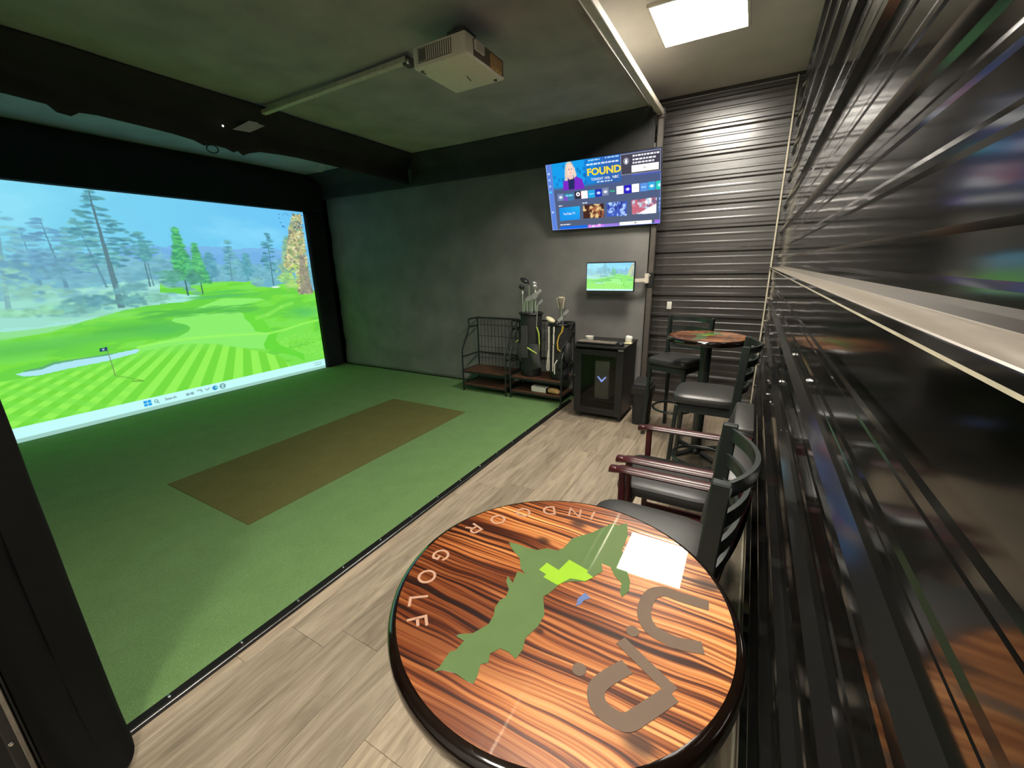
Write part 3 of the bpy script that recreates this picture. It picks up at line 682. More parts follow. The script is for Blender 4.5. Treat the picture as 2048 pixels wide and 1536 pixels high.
# ================================================================== projector
pj = thing('projector', 'ivory ceiling projector with side grille hanging in the middle of the bay', 'projector', (-1.735, 2.45, 2.75))
MB().box((0, 0, .057), (.385, .425, .114), .012, 2).build('body', M['projector'], pj, True)
gr = MB().box((-.03, -.2135, .06), (.25, .003, .075)).build('grille', M['projdark'], pj)
for k in range(16): MB().box((-.148 + k * .0157, -.2155, .06), (.006, .004, .07)).build('slat', M['projector'], gr)
MB().box((-.12, -.2155, .06), (.05, .0042, .062)).build('filter_door', M['projdark'], gr)
cpn = MB().box((.193, .03, .058), (.004, .33, .085)).build('connector_panel', M['projdark'], pj)
MB().box((.199, .1, .05), (.016, .13, .075), .006, 2).build('cable_cover', M['tan'], cpn)
MB().box((.199, -.08, .07), (.014, .1, .05), .006, 2).build('plug', M['white'], cpn)
MB().lathe([(.05, 0), (.05, .012), (.043, .016), (.04, .006)], 24, Matrix.Translation((-.192, .09, .06)) @ Matrix.Rotation(-math.pi / 2, 4, 'Y')).build('lens', M['black'], pj, True)
MB().box((.02, .06, -.001), (.008, .07, .003), rot=(.25, 'Z')).build('nameplate', M['projdark'], pj)
for (x, y) in ((-.16, -.17), (.15, .17)):
    MB().lathe([(.012, -.006), (.012, 0), (.008, .001)], 12, Matrix.Translation((x, y, 0))).build('foot', M['projdark'], pj)
MB().box((-.168, -.14, -.001), (.012, .02, .003)).build('label_mark', M['projdark'], pj)
mtp = MB().box((0, 0, .125), (.16, .16, .012), .003)
for a in range(4): mtp.bar((0, 0, .13), (.15 * math.cos(a * 1.57 + .78), .15 * math.sin(a * 1.57 + .78), .116), .02, .006)
mtp.tube([(0, 0, .13), (0, 0, .2)], .022, 12); mtp.box((0, .03, .215), (.13, .13, .03), .004)
mtp.build('ceiling_mount', M['post'], pj)

# ================================================================== flat raster pictures for the screens
class Canvas:
    def __init__(self, w, h):
        self.w = w; self.h = h
        self.a = np.zeros((h, w, 3)); ys, xs = np.mgrid[0:h, 0:w]
        self.u = xs / (w - 1); self.v = ys / (h - 1)      # v runs upward
        self.asp = 1.0
    def mask(self, poly):
        x = self.u; y = self.v; ins = np.zeros(x.shape, bool); n = len(poly)
        for i in range(n):
            x0, y0 = poly[i]; x1, y1 = poly[(i + 1) % n]
            if y0 == y1: continue
            c = ((y0 > y) != (y1 > y)) & (x < (x1 - x0) * (y - y0) / (y1 - y0) + x0)
            ins ^= c
        return ins
    def fill(self, m, col, a=1.0):
        col = np.array(col, float)
        k = (m.astype(float) * a)[..., None]
        self.a = self.a * (1 - k) + col * k
    def poly(self, p, col, a=1.0): self.fill(self.mask(p), col, a)
    def rect(self, x0, y0, x1, y1, col, a=1.0): self.fill((self.u >= x0) & (self.u <= x1) & (self.v >= y0) & (self.v <= y1), col, a)
    def ell(self, cx, cy, rx, ry, col, a=1.0, soft=0.0):
        ix0 = max(0, int((cx - rx * 1.6) * self.w)); ix1 = min(self.w, int((cx + rx * 1.6) * self.w) + 2)
        iy0 = max(0, int((cy - ry * 1.6) * self.h)); iy1 = min(self.h, int((cy + ry * 1.6) * self.h) + 2)
        if ix1 <= ix0 or iy1 <= iy0: return
        s = (slice(iy0, iy1), slice(ix0, ix1))
        d = np.sqrt(((self.u[s] - cx) / rx) ** 2 + ((self.v[s] - cy) / ry) ** 2)
        k = (np.clip((1 + soft - d) / (2 * soft), 0, 1) if soft > 0 else (d < 1).astype(float)) * a
        self.a[s] = self.a[s] * (1 - k[..., None]) + np.array(col, float) * k[..., None]
    def line(self, p, w, col, a=1.0, asp=1.63):
        for (x0, y0), (x1, y1) in zip(p[:-1], p[1:]):
            dx = (x1 - x0) * asp; dy = y1 - y0; L2 = dx * dx + dy * dy + 1e-12
            t = np.clip((((self.u - x0) * asp) * dx + (self.v - y0) * dy) / L2, 0, 1)
            d = np.hypot((self.u - x0) * asp - t * dx, self.v - y0 - t * dy)
            self.fill(np.clip(1.5 - d / w, 0, 1), col, a)

def nz(shape, cells, seed, octaves=3):
    rs = np.random.RandomState(seed); h, w = shape; out = np.zeros(shape); amp = 1.0; tot = 0
    cy, cx = cells
    for o in range(octaves):
        g = rs.rand(cy + 2, cx + 2); y = np.linspace(0, cy, h); x = np.linspace(0, cx, w)
        yi = y.astype(int); xi = x.astype(int); fy = (y - yi)[:, None]; fx = (x - xi)[None]
        fy = fy * fy * (3 - 2 * fy); fx = fx * fx * (3 - 2 * fx)
        a = g[yi][:, xi]; b = g[yi][:, xi + 1]; c = g[yi + 1][:, xi]; d = g[yi + 1][:, xi + 1]
        out += amp * (a * (1 - fx) * (1 - fy) + b * fx * (1 - fy) + c * (1 - fx) * fy + d * fx * fy); tot += amp
        amp *= .5; cy *= 2; cx *= 2
    return out / tot

def conifer(c, base, top, width, leaf, dark, trunk, rs, crown=.25, dens=1.0, tw=.004, a=.9, tri=False):
    (bx, by), (tx, ty) = base, top; H = ty - by
    c.poly([(bx - tw, by), (bx + tw, by), (tx + tw * .25, ty), (tx - tw * .25, ty)], trunk, a)
    lev = max(6, int(26 * H / .3))
    for i in range(lev):
        t = crown + (1 - crown) * i / lev
        x0 = bx + (tx - bx) * t; y0 = by + H * t
        s = (t - crown) / (1 - crown)
        prof = (1 - s) if tri else (1 - s) ** .65 * (.45 + .55 * min(1, s * 4))
        wd = width * prof * rs.uniform(.55, 1.15)
        for sd in (-1, 1):
            n = max(2, int(7 * dens * prof + 2))
            for k in range(n):
                f = (k + rs.rand()) / n
                x = x0 + sd * wd * f; y = y0 - H * .035 * f + rs.uniform(-.006, .006)
                col = leaf if rs.rand() < .55 else dark
                c.ell(x, y, rs.uniform(.004, .009) * (1 + width * 4), rs.uniform(.003, .007) * (1 + width * 2), np.array(col) * rs.uniform(.9, 1.1), a * rs.uniform(.6, 1), .35)

def pine(c, base, top, width, leaf, dark, trunk, rs, crown=.3, tw=.004, a=.9, lev=15):
    (bx, by), (tx, ty) = base, top; H = ty - by
    for i in range(lev):
        s = i / (lev - 1); t = crown + (1 - crown) * s
        x0 = bx + (tx - bx) * t; y0 = by + H * t
        prof = (1 - s) ** .8 * (.5 + .5 * min(1, s * 3)) + .12
        for sd in (-1, 1):
            if rs.rand() < .12: continue
            L = width * prof * rs.uniform(.6, 1.2); dy = H * rs.uniform(-.03, .03)
            c.line([(x0, y0), (x0 + sd * L * .7, y0 + dy * .7)], .0014, trunk, a * .7)
            n = max(2, int(L / .009))
            for k in range(n):
                f = .25 + .75 * (k + rs.rand() * .6) / n
                x = x0 + sd * L * f; y = y0 + dy * f + rs.uniform(-.004, .006)
                col = np.array(leaf if rs.rand() < .5 else dark) * rs.uniform(.92, 1.08)
                c.ell(x, y, rs.uniform(.006, .011), rs.uniform(.0035, .0075), col, a * rs.uniform(.75, 1), .3)
    c.poly([(bx - tw, by), (bx + tw, by), (tx + tw * .15, ty), (tx - tw * .15, ty)], trunk, a)

def golf_picture():
    W, H = 760, 466
    c = Canvas(W, H); rs = np.random.RandomState(3)
    u, v = c.u, c.v
    sky = np.stack([104 + 22 * (1 - u) + 0 * v, 188 + 20 * (1 - u), 226 + 8 * u], -1)
    cl = np.clip((nz((H, W), (7, 5), 5, 4) - .48) * 4, 0, 1)[..., None]
    c.a = sky * (1 - .4 * cl) + np.array((160, 228, 248)) * .4 * cl
    dk = np.clip((nz((H, W), (9, 4), 11, 3) - .55) * 4, 0, 1)[..., None]
    c.a = c.a * (1 - .3 * dk) + np.array((100, 182, 232)) * .3 * dk
    S = {k: ([(0.0 if x < .17 else x, y) for x, y in p] if k in ('green', 'pale', 'putt', 'far') else p) for k, p in SCR.items()}
    rough_edge = nz((H, W), (40, 70), 2, 3)
    def jpoly(p, col, a=1.0, j=.012):
        u0, v0 = c.u, c.v
        c.u = u0 + (rough_edge - .5) * j; c.v = v0 + (np.roll(rough_edge, 37, 1) - .5) * j
        c.poly(p, col, a); c.u, c.v = u0, v0
    jpoly(S['hill'], (118, 176, 222), 1, .02)
    jpoly(S['hill'][:2] + [(x, y - .03) for x, y in S['hill'][2:]], (108, 166, 216), .6, .03)
    jpoly(S['far'], (122, 184, 206), .9, .07)
    jpoly([(x, y - .05) for x, y in S['far'][:11]] + S['far'][11:], (104, 168, 188), .8, .09)
    m = (v > .5) & (v < .75) & (u > .45)
    jpoly(S['pale'], (158, 220, 206), 1, .01)
    jpoly([(.0, .60), (.2, .585), (.3, .585), (.45, .57), (.45, .5), (.3, .46), (.0, .44)], (150, 214, 190), 1, .02)
    for k in range(70):
        x = rs.uniform(.08, .5); y = rs.uniform(.47, .6)
        c.ell(x, y, rs.uniform(.01, .05), rs.uniform(.003, .008), (138, 206, 168) if rs.rand() < .6 else (120, 176, 176), .5, .5)
    # ground
    g = nz((H, W), (30, 10), 8, 4)
    c.poly(S['green'], (116, 212, 66))
    gm = c.mask(S['green'])
    c.fill(gm & (g > .54), (120, 218, 84), .7); c.fill(gm & (g < .44), (94, 196, 70), .6)
    c.poly([(0.1, .437), (.23, .444), (.31, .452), (.25, .425), (.1, .40)], (150, 216, 176), .6)
    for (x, y), rx, ry, col in zip(S['rough'], (.10, .09, .16, .06, .05, .06), (.022, .03, .015, .03, .03, .006), ((80, 172, 80), (86, 182, 84), (96, 192, 84), (84, 184, 100), (84, 182, 88), (84, 190, 96))):
        c.ell(x, y, rx, ry, col, .75, .8)
    c.poly(S['fair1'], (136, 228, 104)); c.poly(S['fair2'], (134, 226, 104))
    c.poly(S['darkR1'], (104, 210, 62)); c.poly(S['darkR2'], (100, 208, 60))
    c.line(S['light'], .006, (150, 236, 96), .8); c.line(S['light2'], .01, (140, 228, 90), .6)
    for k in range(260):
        x = rs.uniform(.82, 1.0); y = rs.uniform(.08, .26)
        if y < .34 - (x - .8) * .1 and y > .23 - (x - .8) * .9: c.ell(x, y, .006, .003, (140, 228, 90), .5, .5)
    # putting green with mowing stripes
    pm_ = c.mask(S['putt']); vx, vy = S['putVP'][0]
    s = (u - vx) / np.maximum(vy - v, .02)
    st = np.sin(s * 2 * math.pi / .1225 - .3)
    c.fill(pm_, (142, 230, 84))
    c.fill(pm_ * np.clip(st * 3 + .5, 0, 1), (108, 206, 60), .9)
    s2 = np.sin((u * .9 + v * 1.0) * 2 * math.pi / .055)
    c.fill(pm_ * np.clip((.42 - u) / .15, 0, 1) * np.clip(s2 * 2 + .5, 0, 1), (118, 216, 76), .6)
    c.fill(pm_ * np.clip((v - .24) / .05, 0, 1), (126, 220, 92), .6)
    c.poly(S['bunker'], (168, 220, 232)); c.poly(S['lip'], (92, 160, 120), .85)
    # trees
    T = S['trees']
    for x, y, w in ((.10, .62, .05), (.15, .64, .06), (.2, .65, .06), (.24, .66, .06), (.28, .65, .05), (.33, .66, .05), (.37, .66, .05), (.43, .65, .04), (.5, .66, .05), (.54, .63, .03), (.585, .625, .03), (.05, .63, .05)):
        for k in range(46):
            c.ell(x + rs.normal(0, w * .5), y + rs.normal(0, .045), rs.uniform(.006, .016), rs.uniform(.005, .011), (104, 160, 178) if rs.rand() < .6 else (126, 186, 196), .6, .5)
    for x in np.arange(.62, 1.0, .012):
        conifer(c, (x, .60), (x + rs.uniform(-.004, .004), .66 + rs.rand() * .07), .014, (120, 180, 196), (104, 166, 184), (100, 150, 170), rs, .1, .6, .0015, .6)
    pine(c, T[5][0], T[5][1], .06, (112, 172, 190), (96, 148, 178), (86, 128, 150), rs, .3, .003, .7, 10)
    pine(c, T[4][0], T[4][1], .08, (126, 190, 196), (110, 170, 190), (100, 140, 150), rs, .4, .005, .7, 9)
    pine(c, (.10, .54), (.11, .9), .07, (116, 180, 186), (100, 160, 180), (96, 136, 150), rs, .35, .005, .8, 12); pine(c, (.04, .55), (.035, .85), .07, (112, 170, 186), (96, 152, 178), (92, 132, 150), rs, .3, .005, .8, 12)
    pine(c, T[1][0], T[1][1], .085, (112, 164, 190), (92, 142, 178), (84, 126, 150), rs, .15, .004, .85, 15)
    pine(c, T[3][0], T[3][1], .07, (116, 184, 182), (96, 160, 168), (86, 130, 146), rs, .25, .003, .8, 13)
    pine(c, T[2][0], T[2][1], .045, (98, 168, 170), (84, 148, 162), (90, 130, 140), rs, .56, .0022, .95, 7)
    conifer(c, (.482, .59), (.48, .80), .012, (98, 168, 170), (84, 148, 162), (90, 130, 140), rs, .6, .6, .002, .8)
    pine(c, T[0][0], T[0][1], .075, (92, 158, 166), (76, 136, 154), (84, 118, 128), rs, .40, .008, .95, 17)
    conifer(c, T[11][0], T[11][1], .03, (98, 164, 180), (84, 148, 170), (80, 130, 150), rs, .2, .8, .002, .8)
    pine(c, T[8][0], T[8][1], .026, (110, 176, 180), (90, 152, 172), (90, 136, 150), rs, .15, .002, .85, 13)
    conifer(c, T[9][0], T[9][1], .024, (98, 168, 178), (84, 150, 170), (80, 130, 150), rs, .2, 1, .002, .85)
    pine(c, T[10][0], T[10][1], .04, (88, 156, 170), (76, 136, 156), (76, 120, 130), rs, .3, .0025, .9, 14)
    conifer(c, T[6][0], T[6][1], .034, (92, 190, 116), (66, 150, 110), (66, 110, 100), rs, .27, 2, .0025, .95, True)
    conifer(c, T[7][0], T[7][1], .024, (98, 192, 118), (70, 156, 112), (66, 110, 100), rs, .27, 1.6, .002, .95, True)
    conifer(c, T[12][0], T[12][1], .03, (150, 190, 150), (110, 160, 140), (90, 120, 110), rs, .1, 1.4, .002, .8)
    for (x, y), (rx, ry), col in zip(S['bush'], ((.05, .03), (.04, .03), (.03, .025), (.04, .02), (.025, .018), (.03, .02), (.05, .06), (.05, .03), (.05, .05), (.05, .05), (.04, .05), (.05, .015), (.03, .03), (.02, .02), (.02, .02), (.02, .03), (.02, .03)),
                                 ((96, 154, 156), (90, 150, 160), (98, 158, 160), (110, 172, 160), (124, 186, 166), (106, 166, 170), (138, 196, 168), (130, 186, 160), (96, 148, 180), (92, 146, 178), (100, 154, 176), (136, 200, 150), (150, 206, 130), (160, 206, 120), (120, 180, 180), (80, 150, 130), (90, 160, 140))):
        for k in range(55):
            c.ell(x + rs.normal(0, rx * .5), y + rs.normal(0, ry * .5), rs.uniform(.004, .011), rs.uniform(.004, .009), np.array(col) * rs.uniform(.86, 1.12), .7, .5)
    c.fill(np.clip((.5 - u) / .3, 0, 1) * np.clip((v - .42) / .06, 0, 1) * np.clip((.95 - v) / .3, 0, 1), (156, 212, 224), .28)  # pale veil painted over the left side: glare on the projected image
    # autumn tree at the right edge
    c.poly(S['rtrunk'], (128, 122, 118))
    rm = c.mask([(x - .008, y) for x, y in S['rtree']])
    pts = np.argwhere(rm)
    for k in range(1500):
        j, i = pts[rs.randint(len(pts))]
        col = ((204, 196, 140), (166, 160, 120), (120, 118, 104), (226, 220, 170), (140, 170, 110))[rs.randint(5)]
        c.ell(i / W, j / H, rs.uniform(.002, .007), rs.uniform(.003, .008), col, .75, .4)
    for k in range(60): c.ell(rs.uniform(.9, .995), rs.uniform(.9, .985) - 0 * k, .0025, .003, (40, 90, 150), .7, .3) if rs.rand() < .5 else c.ell(rs.normal(.93, .02), rs.uniform(.55, .7), .006, .006, (176, 210, 110), .8, .4)
    c.poly(S['rtrunk'], (128, 122, 122), .55)
    # tree shadows on the fairway, flag, bunker
    sh = S['shadow']
    for k in range(150):
        x = rs.uniform(.44, .75); y = .455 - (x - .44) * .02 + rs.normal(0, .010)
        c.ell(x, y, rs.uniform(.01, .03), rs.uniform(.002, .004), (84, 178, 78), .55, .5)
    for k in range(40): c.ell(rs.uniform(.58, .76), rs.uniform(.515, .53), .03, .003, (88, 186, 92), .5, .5)
    c.ell(.845, .556, .016, .006, (214, 236, 226), .9, .3)
    p = S['pole']
    c.line(p[:3], .0016, (110, 140, 90)); c.line(p[2:5], .0016, (96, 150, 60), .8); c.line(p[4:], .002, (70, 120, 40), .8)
    c.poly(S['flag'], (30, 64, 100)); fx = sum(q[0] for q in S['flag']) / 4; fy = sum(q[1] for q in S['flag']) / 4
    c.ell(fx, fy, .0025, .004, (200, 220, 235), .9, .3)
    # taskbar and its icons, the unlit cloth hem below it
    c.rect(0, 0, 1, .064, (186, 240, 238)); c.rect(0, 0, 1, .019, (150, 196, 184))
    ic = S['icons']
    c.rect(ic[0][0] - .009, ic[0][1] - .014, ic[0][0] + .009, ic[0][1] + .014, (40, 150, 220))
    c.line([(ic[0][0], ic[0][1] - .015), (ic[0][0], ic[0][1] + .015)], .0012, (186, 240, 238)); c.line([(ic[0][0] - .01, ic[0][1]), (ic[0][0] + .01, ic[0][1])], .0012, (186, 240, 238))
    c.ell(ic[1][0], ic[1][1] + .002, .005, .008, (90, 130, 140)); c.ell(ic[1][0], ic[1][1] + .002, .0032, .005, (186, 240, 238)); c.line([(ic[1][0] + .003, ic[1][1] - .004), (ic[1][0] + .006, ic[1][1] - .011)], .0015, (90, 130, 140))
    for k in (0, 1): c.ell(ic[3][0] - .006 + .012 * k, ic[3][1], .005, .007, (110, 140, 150), .8, .4)
    c.line([(ic[4][0] - .006, ic[4][1] + .006), (ic[4][0] + .004, ic[4][1] + .006), (ic[4][0] + .006, ic[4][1] - .006)], .003, (120, 150, 150), .8)
    c.line([(ic[5][0] - .006, ic[5][1] + .004), (ic[5][0], ic[5][1] - .004), (ic[5][0] + .006, ic[5][1] + .006)], .003, (140, 160, 165), .8)
    c.ell(ic[6][0], ic[6][1], .008, .012, (40, 120, 190), 1, .2); c.ell(ic[6][0] + .003, ic[6][1] + .001, .004, .006, (120, 220, 200), 1, .3)
    c.ell(ic[7][0], ic[7][1], .009, .014, (70, 110, 120), 1, .15); c.ell(ic[7][0], ic[7][1], .006, .0095, (186, 240, 238)); c.line([(ic[7][0] - .005, ic[7][1]), (ic[7][0] + .005, ic[7][1])], .002, (70, 110, 120))
    for dy in (-.007, .007): c.line([(ic[8][0] - .02, ic[8][1] + dy), (ic[8][0] + .012, ic[8][1] + dy)], .0018, (110, 150, 155), .8)
    return np.clip(c.a, 0, 255)

def lin(a):
    a = a / 255.0
    return np.where(a <= .04045, a / 12.92, ((a + .055) / 1.055) ** 2.4)

def picture_mesh(name, pix, org, eu, ev, mat, parent):
    # a flat grid whose vertices carry the picture; org is the lower left corner
    h, w, _ = pix.shape
    org = np.array(org, float); eu = np.array(eu, float); ev = np.array(ev, float)
    uu = np.linspace(0, 1, w); vv = np.linspace(0, 1, h)
    co = org + uu[None, :, None] * eu + vv[:, None, None] * ev
    me = bpy.data.meshes.new(name)
    nv = w * h; nf = (w - 1) * (h - 1)
    i = np.arange(nv).reshape(h, w)
    q = np.stack([i[:-1, :-1], i[:-1, 1:], i[1:, 1:], i[1:, :-1]], -1).reshape(-1)
    me.vertices.add(nv); me.vertices.foreach_set('co', co.reshape(-1).astype(np.float32))
    me.loops.add(nf * 4); me.loops.foreach_set('vertex_index', q.astype(np.int32))
    me.polygons.add(nf); me.polygons.foreach_set('loop_start', (np.arange(nf) * 4).astype(np.int32))
    try: me.polygons.foreach_set('loop_total', np.full(nf, 4, np.int32))
    except Exception: pass
    me.update(calc_edges=True)
    at = me.color_attributes.new('picture', 'FLOAT_COLOR', 'POINT')
    rgba = np.ones((nv, 4), np.float32); rgba[:, :3] = lin(pix).reshape(-1, 3)
    at.data.foreach_set('color', rgba.reshape(-1))
    me.materials.append(mat)
    return place(name, me, parent)

def text_mesh(name, s, size, mat, parent, M4, width=None, bold=.012):
    cu = bpy.data.curves.new(name, 'FONT'); cu.body = s; cu.size = size; cu.resolution_u = 3
    cu.offset = size * bold; cu.align_x = 'CENTER'; cu.align_y = 'CENTER'
    o = bpy.data.objects.new(name, cu); COL.objects.link(o)
    bpy.context.view_layer.update()
    dg = bpy.context.evaluated_depsgraph_get()
    me = bpy.data.meshes.new_from_object(o.evaluated_get(dg)); bpy.data.objects.remove(o, do_unlink=True)
    me.name = name
    if width and len(me.vertices):
        xs = [v.co.x for v in me.vertices]; k = width / max(1e-6, max(xs) - min(xs)); M4 = M4 @ Matrix.Diagonal((k, 1, 1, 1))
    me.transform(M4); me.materials.clear(); me.materials.append(mat)
    return place(name, me, parent)

SC = thing('projection_screen', 'large projection screen showing a sunny golf course with pines and bunker', 'screen', (XS, .29, 0))
PIC = golf_picture()
picture_mesh('picture', PIC, (0, 0, .012), (0, 4.04, 0), (0, 0, 2.463), M['screen'], SC)
MB().box((-.02, 2.02, 1.235), (.03, 4.04, 2.46)).build('backing', M['screenfab'], SC)
MB().box((.004, 2.02, 2.473), (.006, 4.04, .008)).build('top_hem', M['screenfab'], SC)
MS = Matrix(((0, 0, 1, .004), (1, 0, 0, 0), (0, 1, 0, 0), (0, 0, 0, 1)))
ic2 = SCR['icons'][2]
text_mesh('taskbar_text', 'Search', .046, M['e_grey'], SC, Matrix.Translation((.004, .4535 * 4.04, .012 + ic2[1] * 2.463)) @ Matrix(((0, 0, 1, 0), (1, 0, 0, 0), (0, 1, 0, 0), (0, 0, 0, 1))))

# ================================================================== television
def tv_picture():
    W, H = 336, 190
    c = Canvas(W, H); rs = np.random.RandomState(9); D = TVD
    c.a[:] = (72, 84, 116)
    c.a += (c.v[..., None] - .5) * np.array((-10, -6, 14))
    c.rect(0, 0, .048, 1, (84, 118, 196)); c.rect(.048, 0, .0515, 1, (110, 140, 200))
    c.rect(.055, .62, .68, 1, (24, 120, 196))
    c.fill(((c.u > .055) & (c.u < .36) & (c.v > .62)), (20, 150, 216), .7)
    for k in range(44):
        x = rs.uniform(.07, .66); y = rs.uniform(.64, .98); c.rect(x - .01, y - .025, x + .01, y + .025, (20, 92, 160), .55)
    c.fill(np.clip((c.u - .42) / .12, 0, 1) * ((c.u < .68) & (c.v > .62)), (50, 82, 150), .75)
    c.fill(np.clip((.67 - c.v) / .05, 0, 1) * ((c.u > .055) & (c.u < .68) & (c.v > .6)), (72, 84, 116), .8)
    # figure in the banner
    c.poly([(.145, .60), (.155, .73), (.2, .78), (.285, .78), (.335, .73), (.352, .595)], (110, 40, 176))
    c.poly([(.203, .605), (.2, .76), (.262, .77), (.258, .61)], (34, 40, 86))
    c.ell(.222, .88, .042, .125, (206, 188, 170), 1, .15); c.poly([(.178, .88), (.172, .74), (.2, .74), (.2, .86)], (200, 184, 168)); c.poly([(.248, .88), (.262, .76), (.285, .80), (.268, .92)], (206, 190, 172))
    c.ell(.23, .875, .03, .085, (226, 192, 180), 1, .1); c.poly([(.212, .81), (.25, .81), (.252, .755), (.215, .75)], (214, 178, 166))
    for x in (.218, .243): c.ell(x, .893, .006, .008, (90, 80, 90), .9, .4)
    c.ell(.231, .84, .009, .006, (180, 110, 110), .8, .4); c.ell(.231, .866, .004, .012, (206, 166, 156), .8, .4)
    # notice at the right
    c.rect(.675, .715, .995, .985, (64, 62, 74)); 
    for (a, b, d, e) in ((.675, .98, .995, .985), (.675, .715, .995, .72), (.675, .715, .678, .985), (.992, .715, .995, .985)): c.rect(a, b, d, e, (160, 160, 172))
    c.rect(.765, .738, .981, .828, (246, 246, 240))
    c.ell(.722, .895, .02, .04, (222, 226, 240), 1, .2); c.ell(.722, .895, .017, .034, (64, 62, 74)); c.poly([(.71, .875), (.734, .875), (.729, .915), (.722, .925), (.715, .915)], (222, 226, 240)); c.ell(.722, .868, .005, .008, (222, 226, 240))
    for i, y in enumerate((.948, .903, .862)):
        x = .776
        while x < (.965, .945, .93)[i]:
            L = rs.uniform(.012, .03); c.rect(x, y - .011, x + L, y + .011, (238, 240, 250), .9); x += L + .006
    c.rect(.765, .69, .99, .712, (70, 84, 170), .9)
    def words(x0, x1, y, h, col=(236, 240, 250), s=.8):
        x = x0
        while x < x1:
            L = rs.uniform(.012, .032); c.rect(x, y - h, min(x + L, x1), y + h, col, s); x += L + .007
    words(.38, .665, .918, .011); words(.4, .5, .972, .009, (190, 225, 250)); words(.545, .665, .978, .009, (190, 225, 250)); words(.466, .6, .668, .007)
    # application tiles
    cols = ((104, 118, 160), (60, 110, 150), (40, 40, 54), (246, 244, 250), (30, 150, 206), (28, 44, 160), (110, 120, 150), (72, 84, 116), (246, 244, 240), (40, 26, 176), (246, 244, 252), (84, 134, 206), (50, 150, 200), (36, 190, 170))
    for i, (x, y) in enumerate(D['tiles']):
        wx = .03 if i != 1 else .046
        c.rect(x - wx, y - .055, x + wx, y + .055, cols[i])
        if i in (0, 5, 6, 9, 12, 13): c.ell(x, y, .016, .02, (232, 240, 250), .85, .4)
        if i == 2: c.ell(x, y + .012, .018, .03, (240, 240, 246)); c.ell(x, y + .012, .008, .013, (30, 30, 40)); c.rect(x + .026, y - .05, x + .03, y + .05, (210, 40, 60))
        if i in (3, 8, 10): c.rect(x - .016, y - .006, x + .016, y + .004, (190, 186, 200), .8)
        if i in (4, 11): c.rect(x - .02, y - .008, x + .02, y + .008, (160, 210, 240), .8)
        if i == 1: words(x - .03, x + .04, y + .02, .014, (110, 220, 230)); c.rect(x - .046, y - .055, x - .016, y + .01, (130, 60, 190), .8)
    # cards
    cd = D['cards']
    q = lambda i: cd[4 * i:4 * i + 4]
    c.poly(q(0), (24, 130, 210)); m = c.mask(q(0)); c.fill(m * np.clip((c.u - .09) / .25, 0, 1) * np.clip((c.v - .14) / .3, 0, 1), (40, 190, 220))
    for i, pal in ((1, ((60, 36, 30), (214, 186, 130), (150, 90, 60), (90, 60, 50), (240, 226, 190))), (2, ((60, 84, 170), (170, 200, 236), (40, 50, 130), (110, 140, 210), (216, 230, 246))), (3, ((180, 96, 112), (170, 210, 226), (120, 90, 120), (226, 236, 240), (150, 70, 90))), (4, ((90, 110, 170), (150, 180, 220), (60, 80, 130)))):
        c.poly(q(i), pal[0]); m = c.mask(q(i)); pts = np.argwhere(m)
        ang = rs.rand() * 6
        for k in range(60):
            j, ii = pts[rs.randint(len(pts))]; u0 = ii / W; v0 = j / H
            bx = q(i)[0][0]; t = (u0 - bx) / .2
            col = pal[int(min(len(pal) - 1, abs(t * 2.2 + (v0 - .15) * 5 + rs.normal(0, .7))))]
            sv = c.a.copy(); c.ell(u0, v0, rs.uniform(.006, .02), rs.uniform(.012, .04), col, .85, .3); c.a = np.where(m[..., None], c.a, sv)
        if i == 3: c.fill(m & (c.v < .15 + (c.u - .8) * .8) & (c.u > .82), (240, 244, 246))
    words(.089, .125, .374, .008); words(.32, .365, .385, .008); words(.084, .19, .08, .008)
    c.rect(.083, 0, .35, .048, (20, 96, 206)); c.rect(.361, 0, .65, .046, (140, 110, 200))
    for k in range(14): c.ell(rs.uniform(.365, .5), rs.uniform(.0, .04), .014, .018, ((236, 130, 220), (250, 220, 240), (200, 120, 230))[rs.randint(3)], .7, .5)
    c.rect(.652, .006, .93, .054, (240, 238, 226)); c.rect(.78, .022, .8, .038, (120, 120, 120)); c.rect(.955, 0, 1, .055, (150, 100, 210))
    for i, y in enumerate((.866, .775, .684, .597, .287)):
        c.ell(.022, y, .009, .016, (190, 215, 246) if i != 3 else (60, 220, 240), .9, .3)
        if i in (1, 2): c.ell(.022, y, .0045, .008, (84, 118, 196))
    c.rect(0, 0, 1, .006, (120, 140, 220)); c.rect(0, 0, .004, 1, (150, 170, 230)); c.rect(.996, 0, 1, .7, (110, 130, 190))
    return np.clip(c.a, 0, 255)
TW, TH = 1.185, .672
tv = thing('television', 'wide television tilted down showing a streaming menu with FOUND banner', 'television', (-1.478, 4.5, 2.31))
tv.rotation_euler = (rad(17), 0, 0)
MB().box((0, .022, 0), (TW + .012, .03, TH + .012), .004).build('casing', M['black'], tv)
MB().box((0, .05, -.03), (TW * .8, .03, TH * .7), .01, 2).build('back_cover', M['black'], tv)
picture_mesh('tv_screen', tv_picture(), (-TW / 2, .005, -TH / 2), (TW, 0, 0), (0, 0, TH), M['tvscreen'], tv)
def tvm(u, v): return Matrix.Translation(((u - .5) * TW, .003, (v - .5) * TH)) @ Matrix.Rotation(math.pi / 2, 4, 'X')
text_mesh('banner_title', 'FOUND', .085, M['e_yellow'], tv, tvm(.53, .81) @ Matrix.Diagonal((1, 1.05, 1, 1)), .35, .035)
text_mesh('banner_line', 'TONIGHT 10/9c', .034, M['e_white'], tv, tvm(.5, .708), .20)
text_mesh('banner_line', 'NBC', .034, M['e_white'], tv, tvm(.632, .710), .065)
text_mesh('card_text', 'YouTube TV', .032, M['e_white'], tv, tvm(.185, .245), .14)
